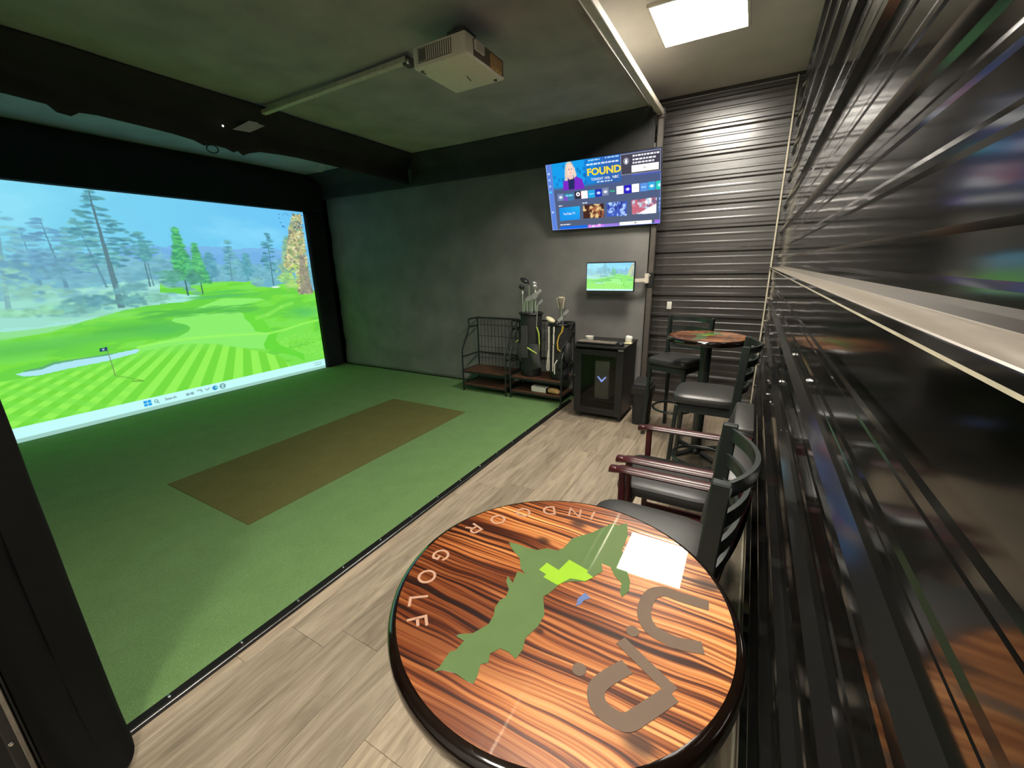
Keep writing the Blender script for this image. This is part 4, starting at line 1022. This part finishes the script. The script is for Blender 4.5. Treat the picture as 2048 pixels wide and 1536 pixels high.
text_mesh('tile_text', 'hulu', .03, M['e_teal'], tv, tvm(.60, .518), .05)
text_mesh('button_text', 'OK', .022, M['e_grey'], tv, tvm(.87, .783))
mt_ = MB().box((0, .08, .08), (.4, .025, .3), .004)
mt_.bar((0, .1, .05), (.45, .13, .05), .05, .03)
mt_.build('wall_mount', M['blackmetal'], tv)

# computer monitor on an arm of the frame post
mo = thing('computer_monitor', 'small monitor below the television showing the same golf course', 'monitor', (-1.352, 4.5, 1.47))
MB().box((0, .018, 0), (.53, .03, .312), .004).build('casing', M['black'], mo)
picture_mesh('monitor_screen', PIC[::3, ::4] * .74 + np.array((196, 212, 214)) * .26, (-.257, .002, -.145), (.514, 0, 0), (0, 0, .29), M['tvscreen'], mo)
ar = MB().box((.12, .05, -.045), (.12, .03, .12), .004); ar.bar((.1, .062, -.045), (.37, .085, -.035), .03, .035)
ar.box((.372, .1, -.02), (.04, .05, .1), .004)
ar.build('arm', M['pipe'], mo)

# light switch on the ribbed back wall
sw = thing('light_switch', 'white light switch plate on the ribbed black back wall', 'switch', (-.786, YB - .022, 1.145))
MB().box((0, 0, 0), (.05, .006, .082), .003).build('plate', M['white'], sw)
MB().box((0, -.005, 0), (.018, .008, .034), .002).build('rocker', M['white'], sw)

# ================================================================== bag rack
RX = -2.505
rk = thing('bag_rack', 'black steel golf bag rack with wooden shelves against the charcoal curtain', 'rack', (RX, 4.43, 0))
FX = [-3.21 - RX, -2.555 - RX, -2.487 - RX, -1.80 - RX]
for x in FX:
    f = MB()
    f.tube([(x, -.16, .018), (x, -.16, .55), (x, -.145, .585), (x, .0, .80), (x, .02, .84), (x, .02, .93), (x, .035, .945), (x, .20, .945), (x, .225, .93), (x, .225, .018)], .011, 8)
    for z, y0 in ((.84, .02), (.47, -.16), (.29, -.16), (.11, -.16)):
        f.tube([(x, y0, z), (x, .225, z)], .011, 6)
    f.build('side_frame', M['blackmetal'], rk, True)
    for y in (-.16, .225): MB().lathe([(.014, .016), (.014, .02), (.012, .034)], 10, Matrix.Translation((x, y, 0))).build('foot', M['black'], rk)
for a, b in ((0, 1), (2, 3)):
    x0, x1 = FX[a], FX[b]
    for z in (.945, .47, .05):
        MB().tube([(x0, .225, z), (x1, .225, z)], .009, 6).build('rail', M['blackmetal'], rk)
    for z in (.27, .09):
        MB().tube([(x0, -.16, z), (x1, -.16, z)], .011, 6).build('rail', M['blackmetal'], rk)
        MB().box(((x0 + x1) / 2, .03, z + .018), (x1 - x0 - .03, .385, .016), .003).build('shelf', M['shelfwood'], rk)
    w = MB(); n = 12
    for k in range(1, n):
        x = x0 + (x1 - x0) * k / n
        w.tube([(x, .228, .3), (x, .228, .94)], .0025, 4)
    for z in (.4, .55, .7, .85): w.tube([(x0, .23, z), (x1, .23, z)], .0025, 4)
    w.build('wire_back', M['blackmetal'], rk)

def golf_bag(label, loc, r, h, kind):
    t = thing('golf_bag', label, 'golf bag', loc, 0, 'golf bags on the rack')
    b = MB()
    b.grid(lambda u, v: ((r * (.95 + .1 * v) * math.cos(2 * math.pi * u)) * 1.0, r * (.85 + .1 * v) * math.sin(2 * math.pi * u), h * v), 28, 12)
    b.lathe([(r * .9, 0), (r * .9, .01)], 28)
    b.build('body', M['bagfab'], t, True)
    MB().lathe([(r * .92, -.002), (r * .99, .03), (r * .96, .06)], 28).build('base', M['black'], t, True)
    ring = [(r * 1.07 * math.cos(a), r * 1.0 * math.sin(a), h) for a in [2 * math.pi * k / 28 for k in range(28)]]
    MB().tube(ring, .016, 8, True).build('collar', M['black'], t, True)
    MB().lathe([(r * .9, h - .05), (r * .9, h - .045)], 24).build('divider', M['lime'] if kind == 1 else M['blackmatte'], t)
    if kind == 1:
        p = MB().ellipsoid((-r * .95, -.03, h * .42), (.05, .075, .17), 14, 10).build('side_pocket', M['baggrey'], t, True)
        MB().box((-r * 1.1, -.095, h * .57), (.07, .012, .014), .003, rot=(-.5, 'Y')).build('trim', M['lime'], p)
        p = MB().grid(lambda u, v: (.02 + (u - .0) * (.125 + .02 * v) + .05 * (1 - v) ** 2, -r * .8 - .05 * math.sin(math.pi * u) * math.sin(math.pi * min(1, v * 1.0 + .02)) - .012, h * (.12 + .42 * v) + .04 * u * (1 - v)), 10, 12).build('front_pocket', M['baggrey'], t, True)
        MB().bar((.03, -r - .045, h * .49), (.15, -r - .03, h * .40), .012, .014, .003).build('trim', M['lime'], p)
        MB().box((-.035, -r * .93, h * .56), (.085, .02, h * .52), .006, 2).build('front_panel', M['baggrey'], t)
        MB().tube([(r * .9, -r * .6, h * .80), (r * 1.12, -r * .62, h * .7), (r * 1.16, -r * .6, h * .55), (r * 1.05, -r * .5, h * .38)], .009, 6).build('strap', M['lime'], t, True)
        MB().tube([(-r * .6, -r * .7, h * .85), (-r * .75, -r * 1.05, h * .72), (-r * .8, -r * .95, h * .55)], .01, 6).build('handle', M['black'], t, True)
    else:
        MB().box((.0, -r * .95, h * .5), (.15, .03, h * .62), .012, 2).build('front_panel', M['blackmatte'], t)
        s = MB(); y = -r * 1.12
        s.box((-.09, y, h * .93), (.016, .01, .05), .003); s.box((-.088, y, h * .79), (.017, .01, .14), .003)
        s.build('strap', M['strapwhite'], t)
        s = MB(); s.bar((-.088, y, h * .69), (-.085, y, h * .2), .012, .01); s.bar((-.094, y, h * .55), (-.112, y, h * .22), .012, .01); s.tube([(-.112, y, h * .23), (-.108, y, h * .175), (-.092, y, h * .17), (-.085, y, h * .21)], .006, 6)
        s.build('strap_loop', M['strapwhite'], t)
        s = MB(); s.box((-.025, y, h * .92), (.018, .01, .07), .003); s.box((-.028, y, h * .76), (.017, .01, .13), .003); s.bar((-.029, y, h * .65), (-.035, y, h * .16), .017, .01)
        s.build('strap', M['strapwhite'], t)
        MB().tube([(.085, y, h * .99), (.075, y, h * .9), (.04, y, h * .82), (.022, y - .01, h * .7), (.03, y - .01, h * .58), (.06, y, h * .54)], [.014, .010, .008, .008, .008, .006], 8).build('carry_strap', M['yellow'], t, True)
        MB().tube([(.13, y + .04, h * .74), (.07, y, h * .58), (.03, y, h * .35)], .006, 6).build('stand_leg', M['baggrey'], t)
        MB().tube([(.02, y, h * .38), (-.005, y - .02, h * .3), (-.01, y - .01, h * .12)], .007, 6).build('stand_leg', M['strapwhite'], t)
        MB().ellipsoid((.12, -.06, h * .5), (.05, .07, .13), 12, 8).build('side_pocket', M['bagfab'], t, True)
        MB().box((.07, y - .005, h * .3), (.035, .006, .08), .003, rot=(.3, 'Y')).build('tag', M['baggrey'], t)
    return t
b1 = golf_bag('tall charcoal and black golf bag with lime trim on the rack shelf', (-2.27, 4.43, .302), .125, .755, 1)
b2 = golf_bag('black golf bag with white straps at the right end of the rack', (-1.885, 4.42, .302), .112, .645, 2)

def club(name, label, x, y, z0, z1, head, lean=(0, 0), mat='chrome', group=None):
    t = thing(name, label, 'golf club', (x, y, z0), 0, group)
    H = z1 - z0; tx, ty = lean
    MB().tube([(0, 0, 0), (tx, ty, H)], [.006, .0045], 8).build('shaft', M['chrome'], t, True)
    top = Vector((tx, ty, H))
    if head == 'driver':
        MB().ellipsoid(top + Vector((-.05, -.01, .018)), (.062, .045, .028), 16, 10, Matrix.Rotation(.45, 4, 'Y')).build('head', M[mat], t, True)
        MB().tube([top + Vector((0, 0, -.03)), top + Vector((-.004, 0, .012))], .007, 8).build('hosel', M['clubblack'], t)
    elif head == 'wood':
        MB().ellipsoid(top + Vector((0, -.02, .03)), (.034, .04, .026), 14, 8, Matrix.Rotation(-.5, 4, 'X')).build('head', M[mat], t, True)
        MB().tube([top + Vector((0, 0, -.05)), top + Vector((0, 0, -.015))], .009, 8).build('ferrule', M['white'], t)
    elif head == 'iron':
        MB().tube([top, top + Vector((.004, 0, .03)), top + Vector((.018, -.006, .05))], .007, 8).build('hosel', M[mat], t, True)
        poly = [(0, 0), (.02, -.022), (.062, -.012), (.075, .012), (.062, .034), (.02, .02)]
        MB().prism(poly, -.006, .006, Matrix.Translation(top + Vector((.008, -.006, .045))) @ Matrix.Rotation(1.2, 4, 'X') @ Matrix.Rotation(.5, 4, 'Z')).build('head', M[mat], t)
    elif head == 'cover':
        # tapered soft cover, wider at the top, with a coiled seam on its end
        hc = MB().lathe([(.024, 0), (.034, .04), (.05, .11), (.046, .118)], 16, Matrix.Translation(top)).build('head_cover', M['trim_grey'], t, True)
        sp = [top + Vector(((.012 + .028 * k / 20) * math.cos(k * .6), (.012 + .028 * k / 20) * math.sin(k * .6), .12)) for k in range(20)]
        MB().tube(sp, .004, 5).build('seam', M['cream'], hc)
        for a in (-2.6, -.5): MB().tube([top + Vector((.026 * math.cos(a), .026 * math.sin(a), .0)), top + Vector((.052 * math.cos(a), .052 * math.sin(a), .115))], .005, 6).build('piping', M['cream'], hc)
    return t
G1 = 'clubs in the charcoal bag'; G2 = 'clubs in the black bag'
club('driver', 'black driver standing tallest in the charcoal golf bag', -2.28, 4.42, .9, 1.42, 'driver', (0, -.02), 'clubblack', G1)
club('fairway_wood', 'black fairway wood at the left rim of the charcoal bag', -2.36, 4.40, .9, 1.335, 'wood', (0, -.01), 'clubblack', G1)
club('hybrid_club', 'shiny hybrid club right of the driver in the charcoal bag', -2.20, 4.42, .9, 1.34, 'wood', (.0, -.01), 'chrome', G1)
club('fairway_wood', 'small club head just behind the hybrid in the charcoal bag', -2.235, 4.47, .9, 1.37, 'wood', (0, 0), 'chrome', G1)
for i, (x, y, z, lb) in enumerate(((-2.325, 4.38, 1.16, 'steel iron at the left of the iron cluster in the charcoal bag'), (-2.28, 4.36, 1.17, 'steel iron in the middle front of the charcoal bag'), (-2.25, 4.40, 1.21, 'steel iron at the centre of the charcoal bag cluster'), (-2.215, 4.37, 1.19, 'steel iron right of the centre in the charcoal bag'), (-2.21, 4.45, 1.24, 'highest steel iron in the charcoal bag cluster'), (-2.165, 4.36, 1.13, 'steel iron leaning out at the right rim of the charcoal bag'))):
    club('iron_club', lb, x, y, .9, z, 'iron', (.02 if i == 5 else 0, -.01), 'chrome', G1)
club('putter', 'putter under a taupe head cover in the black bag', -1.875, 4.43, .8, 1.13, 'cover', (0, -.01), 'chrome', G2)
club('driver', 'cream headed wood leaning left in the black golf bag', -1.925, 4.37, .8, .985, 'driver', (0, -.02), 'cream', G2)
club('iron_club', 'tall steel iron at the right of the black golf bag', -1.835, 4.38, .8, 1.02, 'iron', (0, -.01), 'chrome', G2)
club('iron_club', 'low steel iron between cream wood and tall iron', -1.895, 4.36, .8, .945, 'iron', (0, -.01), 'chrome', G2)

bx = thing('ball_box', 'white box with black band on the lower rack shelf', 'box', (-2.10, 4.35, .118))
MB().box((0, 0, .034), (.17, .09, .066), .004).build('carton', M['white'], bx)
MB().box((-.1, 0, .036), (.03, .085, .07), .006).build('end_flap', M['white'], bx)
MB().box((.088, 0, .03), (.012, .088, .058), .003).build('band', M['black'], bx)
gl = MB()
for (x, y, z, sx, sy, sz) in ((0, 0, .036, .07, .045, .034), (.05, -.01, .03, .035, .04, .028), (-.05, .005, .035, .03, .04, .032), (.01, -.02, .05, .04, .03, .02)): gl.ellipsoid((x, y, z), (sx, sy, sz), 12, 8)
gl = gl.build('leather_glove', M['tan'], None, True); gl.location = (-1.925, 4.34, .118)
tag(gl, 'crumpled tan leather glove on the lower rack shelf beside the white box', 'glove')

# ================================================================== computer cabinet
cb = thing('computer_cabinet', 'black computer cabinet on casters with a tinted glass door', 'cabinet', (-1.29, 4.295, 0))
c = MB()
for sx in (-1, 1): c.box((sx * .25, 0, .425), (.02, .5, .73), .004)
c.box((0, .24, .425), (.48, .02, .73)); c.box((0, 0, .07), (.48, .5, .02)); c.box((0, 0, .2), (.48, .46, .012))
c.build('carcass', M['black'], cb)
d = MB()
d.box((-.222, -.258, .41), (.076, .02, .7), .003); d.box((.222, -.258, .41), (.076, .02, .7), .003)
d.box((0, -.258, .095), (.37, .02, .07), .003); d.box((0, -.258, .73), (.37, .02, .06), .003)
d = d.build('door', M['black'], cb)
MB().box((0, -.258, .415), (.37, .006, .57)).build('glass_pane', M['glass'], d)
for z in (.40, .47): MB().ellipsoid((-.25, -.272, z), (.005, .005, .005), 8, 5).build('hinge_screw', M['steel'], d)
MB().box((0, -.02, .795), (.54, .56, .022), .006, 2).build('top', M['black'], cb)
MB().box((.235, -.3, .775), (.06, .006, .012), .002).build('latch', M['steel'], cb)
for (x, y) in ((-.22, -.2), (.22, -.2), (-.22, .2), (.22, .2)):
    k = MB().lathe([(.026, -.01), (.028, -.006), (.028, .006), (.026, .01)], 14, Matrix.Translation((x, y, .028)) @ Matrix.Rotation(math.pi / 2, 4, 'Y')); k.box((x, y, .056), (.03, .03, .012))
    k = k.build('caster', M['black'], cb); MB().ellipsoid((x + .013, y - .02, .03), (.006, .006, .006), 8, 5).build('axle_cap', M['steel'], k)
pc = thing('computer_tower', 'grey computer tower with a glowing chevron inside the black cabinet', 'computer', (-1.275, 4.3, .206))
MB().box((0, 0, .21), (.16, .36, .42), .012, 2).build('case', M['tower'], pc)
MB().prism([(-.05, .03), (-.036, .03), (0, -.008), (.036, .03), (.05, .03), (0, -.03)], 0, .004, Matrix.Translation((0, -.181, .22)) @ Matrix.Rotation(math.pi / 2, 4, 'X')).build('chevron', M['chevron'], pc)
kb = thing('keyboard', 'dark keyboard on top of the computer cabinet', 'keyboard', (-1.34, 4.13, .808), rad(-2))
MB().box((0, 0, .009), (.42, .14, .014), .004).build('base', M['black'], kb)
key_me = None
for r_ in range(5):
    for k in range(15):
        if key_me is None:
            o = MB().box((0, 0, 0), (.022, .02, .009), .003).build('key', M['trim_grey'], kb); key_me = o.data; o.location = (-.19 + .0268 * k, -.05 + .025 * r_, .019)
        else: place('key', key_me, kb, (-.19 + .0268 * k, -.05 + .025 * r_, .019))
ms = thing('computer_mouse', 'dark computer mouse right of the keyboard on the cabinet', 'mouse', (-1.085, 4.12, .807))
MB().ellipsoid((0, 0, .014), (.03, .05, .019), 14, 8).build('shell', M['clubblack'], ms, True)
MB().box((0, -.025, .031), (.006, .016, .006), .002).build('wheel', M['steel'], ms)
cupo = thing('white_cup', 'small white cup behind the keyboard on the cabinet', 'cup', (-1.47, 4.26, .806))
MB().lathe([(.036, 0), (.04, .004), (.046, .052), (.042, .052), (.037, .008)], 20).build('cup_body', M['white'], cupo, True)
ds = thing('white_speaker', 'white rounded gadget at the right rear of the cabinet top', 'gadget', (-1.045, 4.25, .806))
MB().box((0, 0, .048), (.07, .05, .07), .018, 3, rot=(.15, 'Y')).build('shell', M['white'], ds, True)
MB().box((0, -.01, .008), (.075, .07, .014), .006, 2).build('base', M['cream'], ds, True)

# ================================================================== waste bin
wbn = thing('waste_bin', 'black square waste bin with lid between cabinet and bar stool', 'bin', (-.85, 4.16, 0))
MB().grid(lambda u, v: (lambda a: (math.copysign(abs(math.cos(a)) ** .35, math.cos(a)) * (.078 + .014 * v), math.copysign(abs(math.sin(a)) ** .35, math.sin(a)) * (.09 + .014 * v), .003 + .33 * v))(2 * math.pi * u), 32, 3).build('body', M['blackmatte'], wbn)
ld = MB().box((0, 0, .37), (.2, .225, .085), .012, 2).build('lid', M['black'], wbn)
MB().box((0, -.01, .435), (.17, .2, .05), .02, 2, rot=(.18, 'X')).build('flap', M['blackmatte'], wbn)
MB().box((.01, .1, .462), (.18, .01, .008)).build('hinge_bar', M['steel'], wbn)

# ================================================================== bar tables
def stroke(pts, w, z0=.0, z1=.0007, closed=False):
    b = MB(); n = len(pts); L = []; Rr = []
    for i, p in enumerate(pts):
        a = pts[i - 1] if (i > 0 or closed) else pts[i]; c_ = pts[(i + 1) % n] if (i < n - 1 or closed) else pts[i]
        d1 = Vector((p[0] - a[0], p[1] - a[1])); d2 = Vector((c_[0] - p[0], c_[1] - p[1]))
        if d1.length < 1e-9: d1 = d2
        if d2.length < 1e-9: d2 = d1
        d1.normalize(); d2.normalize(); n1 = Vector((-d1.y, d1.x)); n2 = Vector((-d2.y, d2.x)); nn = (n1 + n2)
        if nn.length < 1e-6: nn = n1
        nn.normalize(); k = w / 2 / max(.45, nn.dot(n1))
        L.append((p[0] + nn.x * k, p[1] + nn.y * k)); Rr.append((p[0] - nn.x * k, p[1] - nn.y * k))
    m_ = n if closed else n - 1
    for i in range(m_):
        j = (i + 1) % n
        b.prism([L[i], L[j], Rr[j], Rr[i]], z0, z1)
    return b
def arc(cx, cy, rx, ry, a0, a1, n=12): return [(cx + rx * math.cos(rad(a0 + (a1 - a0) * k / n)), cy + ry * math.sin(rad(a0 + (a1 - a0) * k / n))) for k in range(n + 1)]
GLY = {  # strokes in a unit box, x right, y up
    'I': [[(0, -.5), (0, .5)]],
    'N': [[(-.38, -.5), (-.38, .5), (.38, -.5), (.38, .5)]],
    'D': [[(-.35, -.45), (-.35, .45)] + arc(-.02, 0, .42, .45, 90, -90) + [(-.35, -.45)]],
    'O': [arc(0, 0, .46, .46, 0, 360, 24)[:-1]],
    'R': [[(-.32, -.5), (-.32, .45)] + arc(.08, .2, .26, .25, 90, -90, 8) + [(-.32, -.05)], [(.02, -.05), (.34, -.5)]],
    'G': [arc(0, 0, .46, .46, 42, 318, 20) + [(.36, -.02), (.02, -.02)]],
    'L': [[(-.28, .5), (-.28, -.45), (.32, -.45)]],
    'F': [[(-.28, -.5), (-.28, .45), (.34, .45)], [(-.28, .02), (.24, .02)]],
}
def smooth_line(p, n=4):
    out = []
    for i in range(len(p) - 1):
        p0 = p[max(0, i - 1)]; p1 = p[i]; p2 = p[i + 1]; p3 = p[min(len(p) - 1, i + 2)]
        for k in range(n):
            t = k / n
            out.append(tuple(.5 * (2 * p1[j] + (p2[j] - p0[j]) * t + (2 * p0[j] - 5 * p1[j] + 4 * p2[j] - p3[j]) * t * t + (3 * p1[j] - p0[j] - 3 * p2[j] + p3[j]) * t ** 3) for j in (0, 1)))
    return out + [tuple(p[-1])]
TR, TZ = .3055, 1.03
def bar_table(label, loc):
    t = thing('bar_table', label, 'table', loc, 0, 'round bar tables')
    # the wooden face
    face = MB()
    face.v = [(0, 0, TZ)] + [((TR - .016) * math.cos(2 * math.pi * k / 96), (TR - .016) * math.sin(2 * math.pi * k / 96), TZ) for k in range(96)]
    face.v += [((TR - .016) * math.cos(2 * math.pi * k / 96), (TR - .016) * math.sin(2 * math.pi * k / 96), TZ - .02) for k in range(96)]
    face.f = [[0, 1 + k, 1 + (k + 1) % 96] for k in range(96)] + [[1 + k, 97 + k, 97 + (k + 1) % 96, 1 + (k + 1) % 96] for k in range(96)]
    tt = face.build('table_top', M['wood'], t)
    MB().lathe([(TR - .03, TZ - .046), (TR - .008, TZ - .043), (TR - .001, TZ - .034), (TR, TZ - .022), (TR - .0015, TZ - .012), (TR - .005, TZ - .006), (TR - .010, TZ - .0018), (TR - .0158, TZ - .0002), (TR - .0165, TZ - .01), (TR - .03, TZ - .02)], 96).build('rim', M['rim'], t, True)
    MB().prism(TOP['map'], TZ, TZ + .0006).build('map_print', M['sage'], tt)
    MB().prism(TOP['lime'], TZ + .0002, TZ + .0010).build('county_print', M['limeprint'], tt)
    MB().prism(TOP['blue'], TZ, TZ + .0006).build('flag_print', M['blueprint'], tt)
    stroke(smooth_line(TOP['U']), .023, TZ, TZ + .0007).build('letter_u', M['greyprint'], tt)
    s = stroke([(.1300, -.0560), (.2160, -.1020)], .019, TZ, TZ + .0007)
    s2 = stroke(smooth_line(TOP['Pb'][:-1] + [(.2145, -.1062)]), .024, TZ + .0001, TZ + .0008); s.add(s2.v, s2.f)
    s.build('letter_p', M['greyprint'], tt)
    for x, y in TOP['dots'][:2]:
        MB().prism([(x + .0105 * math.cos(2 * math.pi * k / 20), y + .0105 * math.sin(2 * math.pi * k / 20)) for k in range(20)], TZ, TZ + .0007).build('dot', M['greyprint'], tt)
    for ch, (x, y) in zip('INDOORGOLF', TOP['letters']):
        a = math.atan2(y, x); b = MB()
        M4 = Matrix.Translation((x, y, TZ)) @ Matrix.Rotation(a + math.pi / 2, 4, 'Z') @ Matrix.Diagonal((.033, .033, 1, 1))
        for st in GLY[ch]:
            q = stroke(st, .155, 0, .0007, ch == 'O'); b.add(q.v, q.f, M4)
        b.build('letter', M['letterprint'], tt)
    MB().lathe([(.125, TZ - .052), (.125, TZ - .044), (.05, TZ - .041)], 24).build('top_plate', M['blackmetal'], t)
    MB().lathe([(.042, .05), (.042, TZ - .05)], 24).build('column', M['stoolmetal'], t, True)
    fb_ = MB().lathe([(.055, .012), (.06, .02), (.055, .045), (.043, .06)], 24)
    for k in range(4):
        a = math.pi / 4 + k * math.pi / 2; fb_.bar((.03 * math.cos(a), .03 * math.sin(a), .03), (.235 * math.cos(a), .235 * math.sin(a), .016), .05, .018, .004); fb_.lathe([(.016, .0), (.018, .01), (.014, .014)], 10, Matrix.Translation((.215 * math.cos(a), .215 * math.sin(a), 0)))
    fb_.build('base', M['blackmetal'], t, True)
    return t
nt = bar_table('nearest round bar table with burnt wood top and green map print', (-.2446, .5787, 0))
ft = copy_tree(nt); ft.location = (-.265, 3.64, 0)
ft['label'] = 'far round bar table between two stools by the ribbed back wall'
# ================================================================== bar stools
def bar_stool(label, loc, rotz):
    t = thing('bar_stool', label, 'stool', loc, rotz, 'ladder back bar stools')
    # padded seat: superellipse cushion
    b = MB()
    def cush(u, v):
        a = 2 * math.pi * u; s = v
        prof = [(0.0, .70), (.86, .70), (.985, .712), (1.0, .735), (.97, .755), (.86, .768), (.5, .775), (0.0, .776)]
        k = s * (len(prof) - 1); i = min(int(k), len(prof) - 2); f = k - i
        r = prof[i][0] * (1 - f) + prof[i + 1][0] * f; z = prof[i][1] * (1 - f) + prof[i + 1][1] * f
        ca, sa = math.cos(a), math.sin(a); e = .42
        return (math.copysign(abs(ca) ** e, ca) * .205 * r, math.copysign(abs(sa) ** e, sa) * (.205 - .012 * ca) * r, z)
    b.grid(cush, 48, 14).build('seat', M['vinyl'], t, True)
    sk = MB()
    for s in (-1, 1):
        sk.box((0, s * .165, .672), (.34, .02, .055), .004); sk.box((s * .165, 0, .672), (.02, .34, .055), .004)
    sk.build('apron', M['stoolmetal'], t)
    for sx in (-1, 1):
        for sy in (-1, 1):
            lg = MB(); lg.bar((sx * .165, sy * .165, .69), (sx * .2, sy * .178, .012), .03, .026, .004, up=(1, 0, 0)); lg = lg.build('leg', M['stoolmetal'], t)
            MB().lathe([(.014, 0), (.02, .003), (.02, .012), (.012, .018)], 10, Matrix.Translation((sx * .2, sy * .178, 0))).build('glide', M['black'], lg)
    ring = [(.19 * math.cos(2 * math.pi * k / 32), .176 * math.sin(2 * math.pi * k / 32), .27) for k in range(32)]
    MB().tube(ring, .011, 8, True).build('foot_ring', M['stoolmetal'], t, True)
    for sy in (-1, 1):
        po = MB(); po.bar((.176, sy * .196, .66), (.186, sy * .2, .9), .046, .028, .004, up=(0, 1, 0)); po.bar((.186, sy * .2, .89), (.198, sy * .203, 1.115), .044, .028, .004, up=(0, 1, 0))
        po.build('back_post', M['stoolmetal'], t)
    for i, z in enumerate((1.085, 1.0, .915, .83)):
        sl = MB(); n = 14
        vs_ = []; fs = []
        for k in range(n + 1):
            q = -1 + 2 * k / n; y = q * .2; bow = .075 * (1 - q * q) * (1 - .12 * i); x = .176 + (z - .66) * .05 + bow
            for (dx, dz) in ((-.006, -.02), (.006, -.02), (.008, 0), (.006, .02), (-.006, .02), (-.004, 0)): vs_.append((x + dx, y, z + dz))
        for k in range(n):
            for j in range(6): fs.append([k * 6 + j, k * 6 + (j + 1) % 6, (k + 1) * 6 + (j + 1) % 6, (k + 1) * 6 + j])
        fs += [[5, 4, 3, 2, 1, 0], [n * 6 + j for j in range(6)]]
        sl.add(vs_, fs).build('slat', M['stoolmetal'], t, True)
    return t
st = bar_stool('black ladder back bar stool tucked beside the nearest table', (-.205, 1.17, 0), 0)
s2 = copy_tree(st); s2.location = (-.18, 2.97, 0); s2.rotation_euler = (0, 0, rad(-1)); s2['label'] = 'black bar stool in front of the far table beside the glossy wall'
s3 = copy_tree(st); s3.location = (-.53, 3.99, 0); s3.rotation_euler = (0, 0, rad(70)); s3['label'] = 'black bar stool behind the far table facing the camera'

# ================================================================== armchairs
def armchair(label, loc, half):
    t = thing('armchair', label, 'chair', loc, 0, 'cherry wood armchairs along the wall')
    def cush(u, v):
        a = 2 * math.pi * u
        prof = [(0.0, .43), (.9, .43), (.99, .442), (1.0, .465), (.965, .486), (.85, .497), (.4, .502), (0.0, .503)]
        k = v * (len(prof) - 1); i = min(int(k), len(prof) - 2); f = k - i
        r = prof[i][0] * (1 - f) + prof[i + 1][0] * f; z = prof[i][1] * (1 - f) + prof[i + 1][1] * f
        ca, sa = math.cos(a), math.sin(a); e = .3
        return (-.035 + math.copysign(abs(ca) ** e, ca) * .245 * r, math.copysign(abs(sa) ** e, sa) * (half - .022) * r, z)
    MB().grid(cush, 48, 14).build('seat', M['vinyl'], t, True)
    bk = MB()
    bk.grid(lambda u, v: (.178 + .07 * (v - .2) + (-.025 * math.sin(math.pi * v) * (1 - (2 * u - 1) ** 4)), (2 * u - 1) * (half - .03), .50 + .38 * v), 12, 8)
    bk.grid(lambda u, v: (.262 + .07 * (v - .2) + (.02 * math.sin(math.pi * v)), (1 - 2 * u) * (half - .03), .50 + .38 * v), 12, 8)
    bk.box((.208, 0, .50), (.085, 2 * half - .06, .03), .012, 2); bk.box((.276, 0, .88), (.085, 2 * half - .06, .03), .012, 2)
    for s in (-1, 1): bk.bar((.21, s * (half - .032), .5), (.276, s * (half - .032), .88), .085, .012, .005, up=(0, 1, 0))
    bk.build('back_pad', M['vinyl'], t, True)
    for s in (-1, 1):
        y = s * half
        MB().bar((-.2, y, 0), (-.2, y, .645), .036, .03, .004).build('front_leg', M['cherry'], t)
        lg = MB(); lg.bar((.215, y, 0), (.225, y, .46), .04, .03, .004, up=(0, 1, 0)); lg.bar((.225, y, .45), (.295, y, .87), .038, .03, .004, up=(0, 1, 0)); lg.build('back_leg', M['cherry'], t)
        a = MB().grid(lambda u, v: (lambda an: (-.265 + .50 * v + (0 if v < .999 else 0), y + .034 * math.cos(an) * (.55 + .45 * min(1, v * 9)) , .655 + .016 * math.sin(an) - .012 * max(0, 1 - v * 8) + .006 * v))(2 * math.pi * u), 12, 16)
        a.box((-.24, y, .653), (.05, .045, .022), .009, 2)
        a.build('armrest', M['cherry'], t, True)
        MB().bar((-.2, y, .385), (.22, y, .385), .02, .05, .003).build('side_rail', M['cherry'], t)
        MB().bar((-.2, y, .14), (.22, y, .14), .018, .03, .003).build('stretcher', M['cherry'], t)
    for x in (-.2, .22): MB().bar((x, -half, .385), (x, half, .385), .02, .05, .003).build('cross_rail', M['cherry'], t)
    return t
armchair('dark cherry armchair with black seat beside the far bar stool', (-.235, 2.157, 0), .237)
armchair('dark cherry armchair with black seat behind the nearest bar stool', (-.235, 1.602, 0), .198)
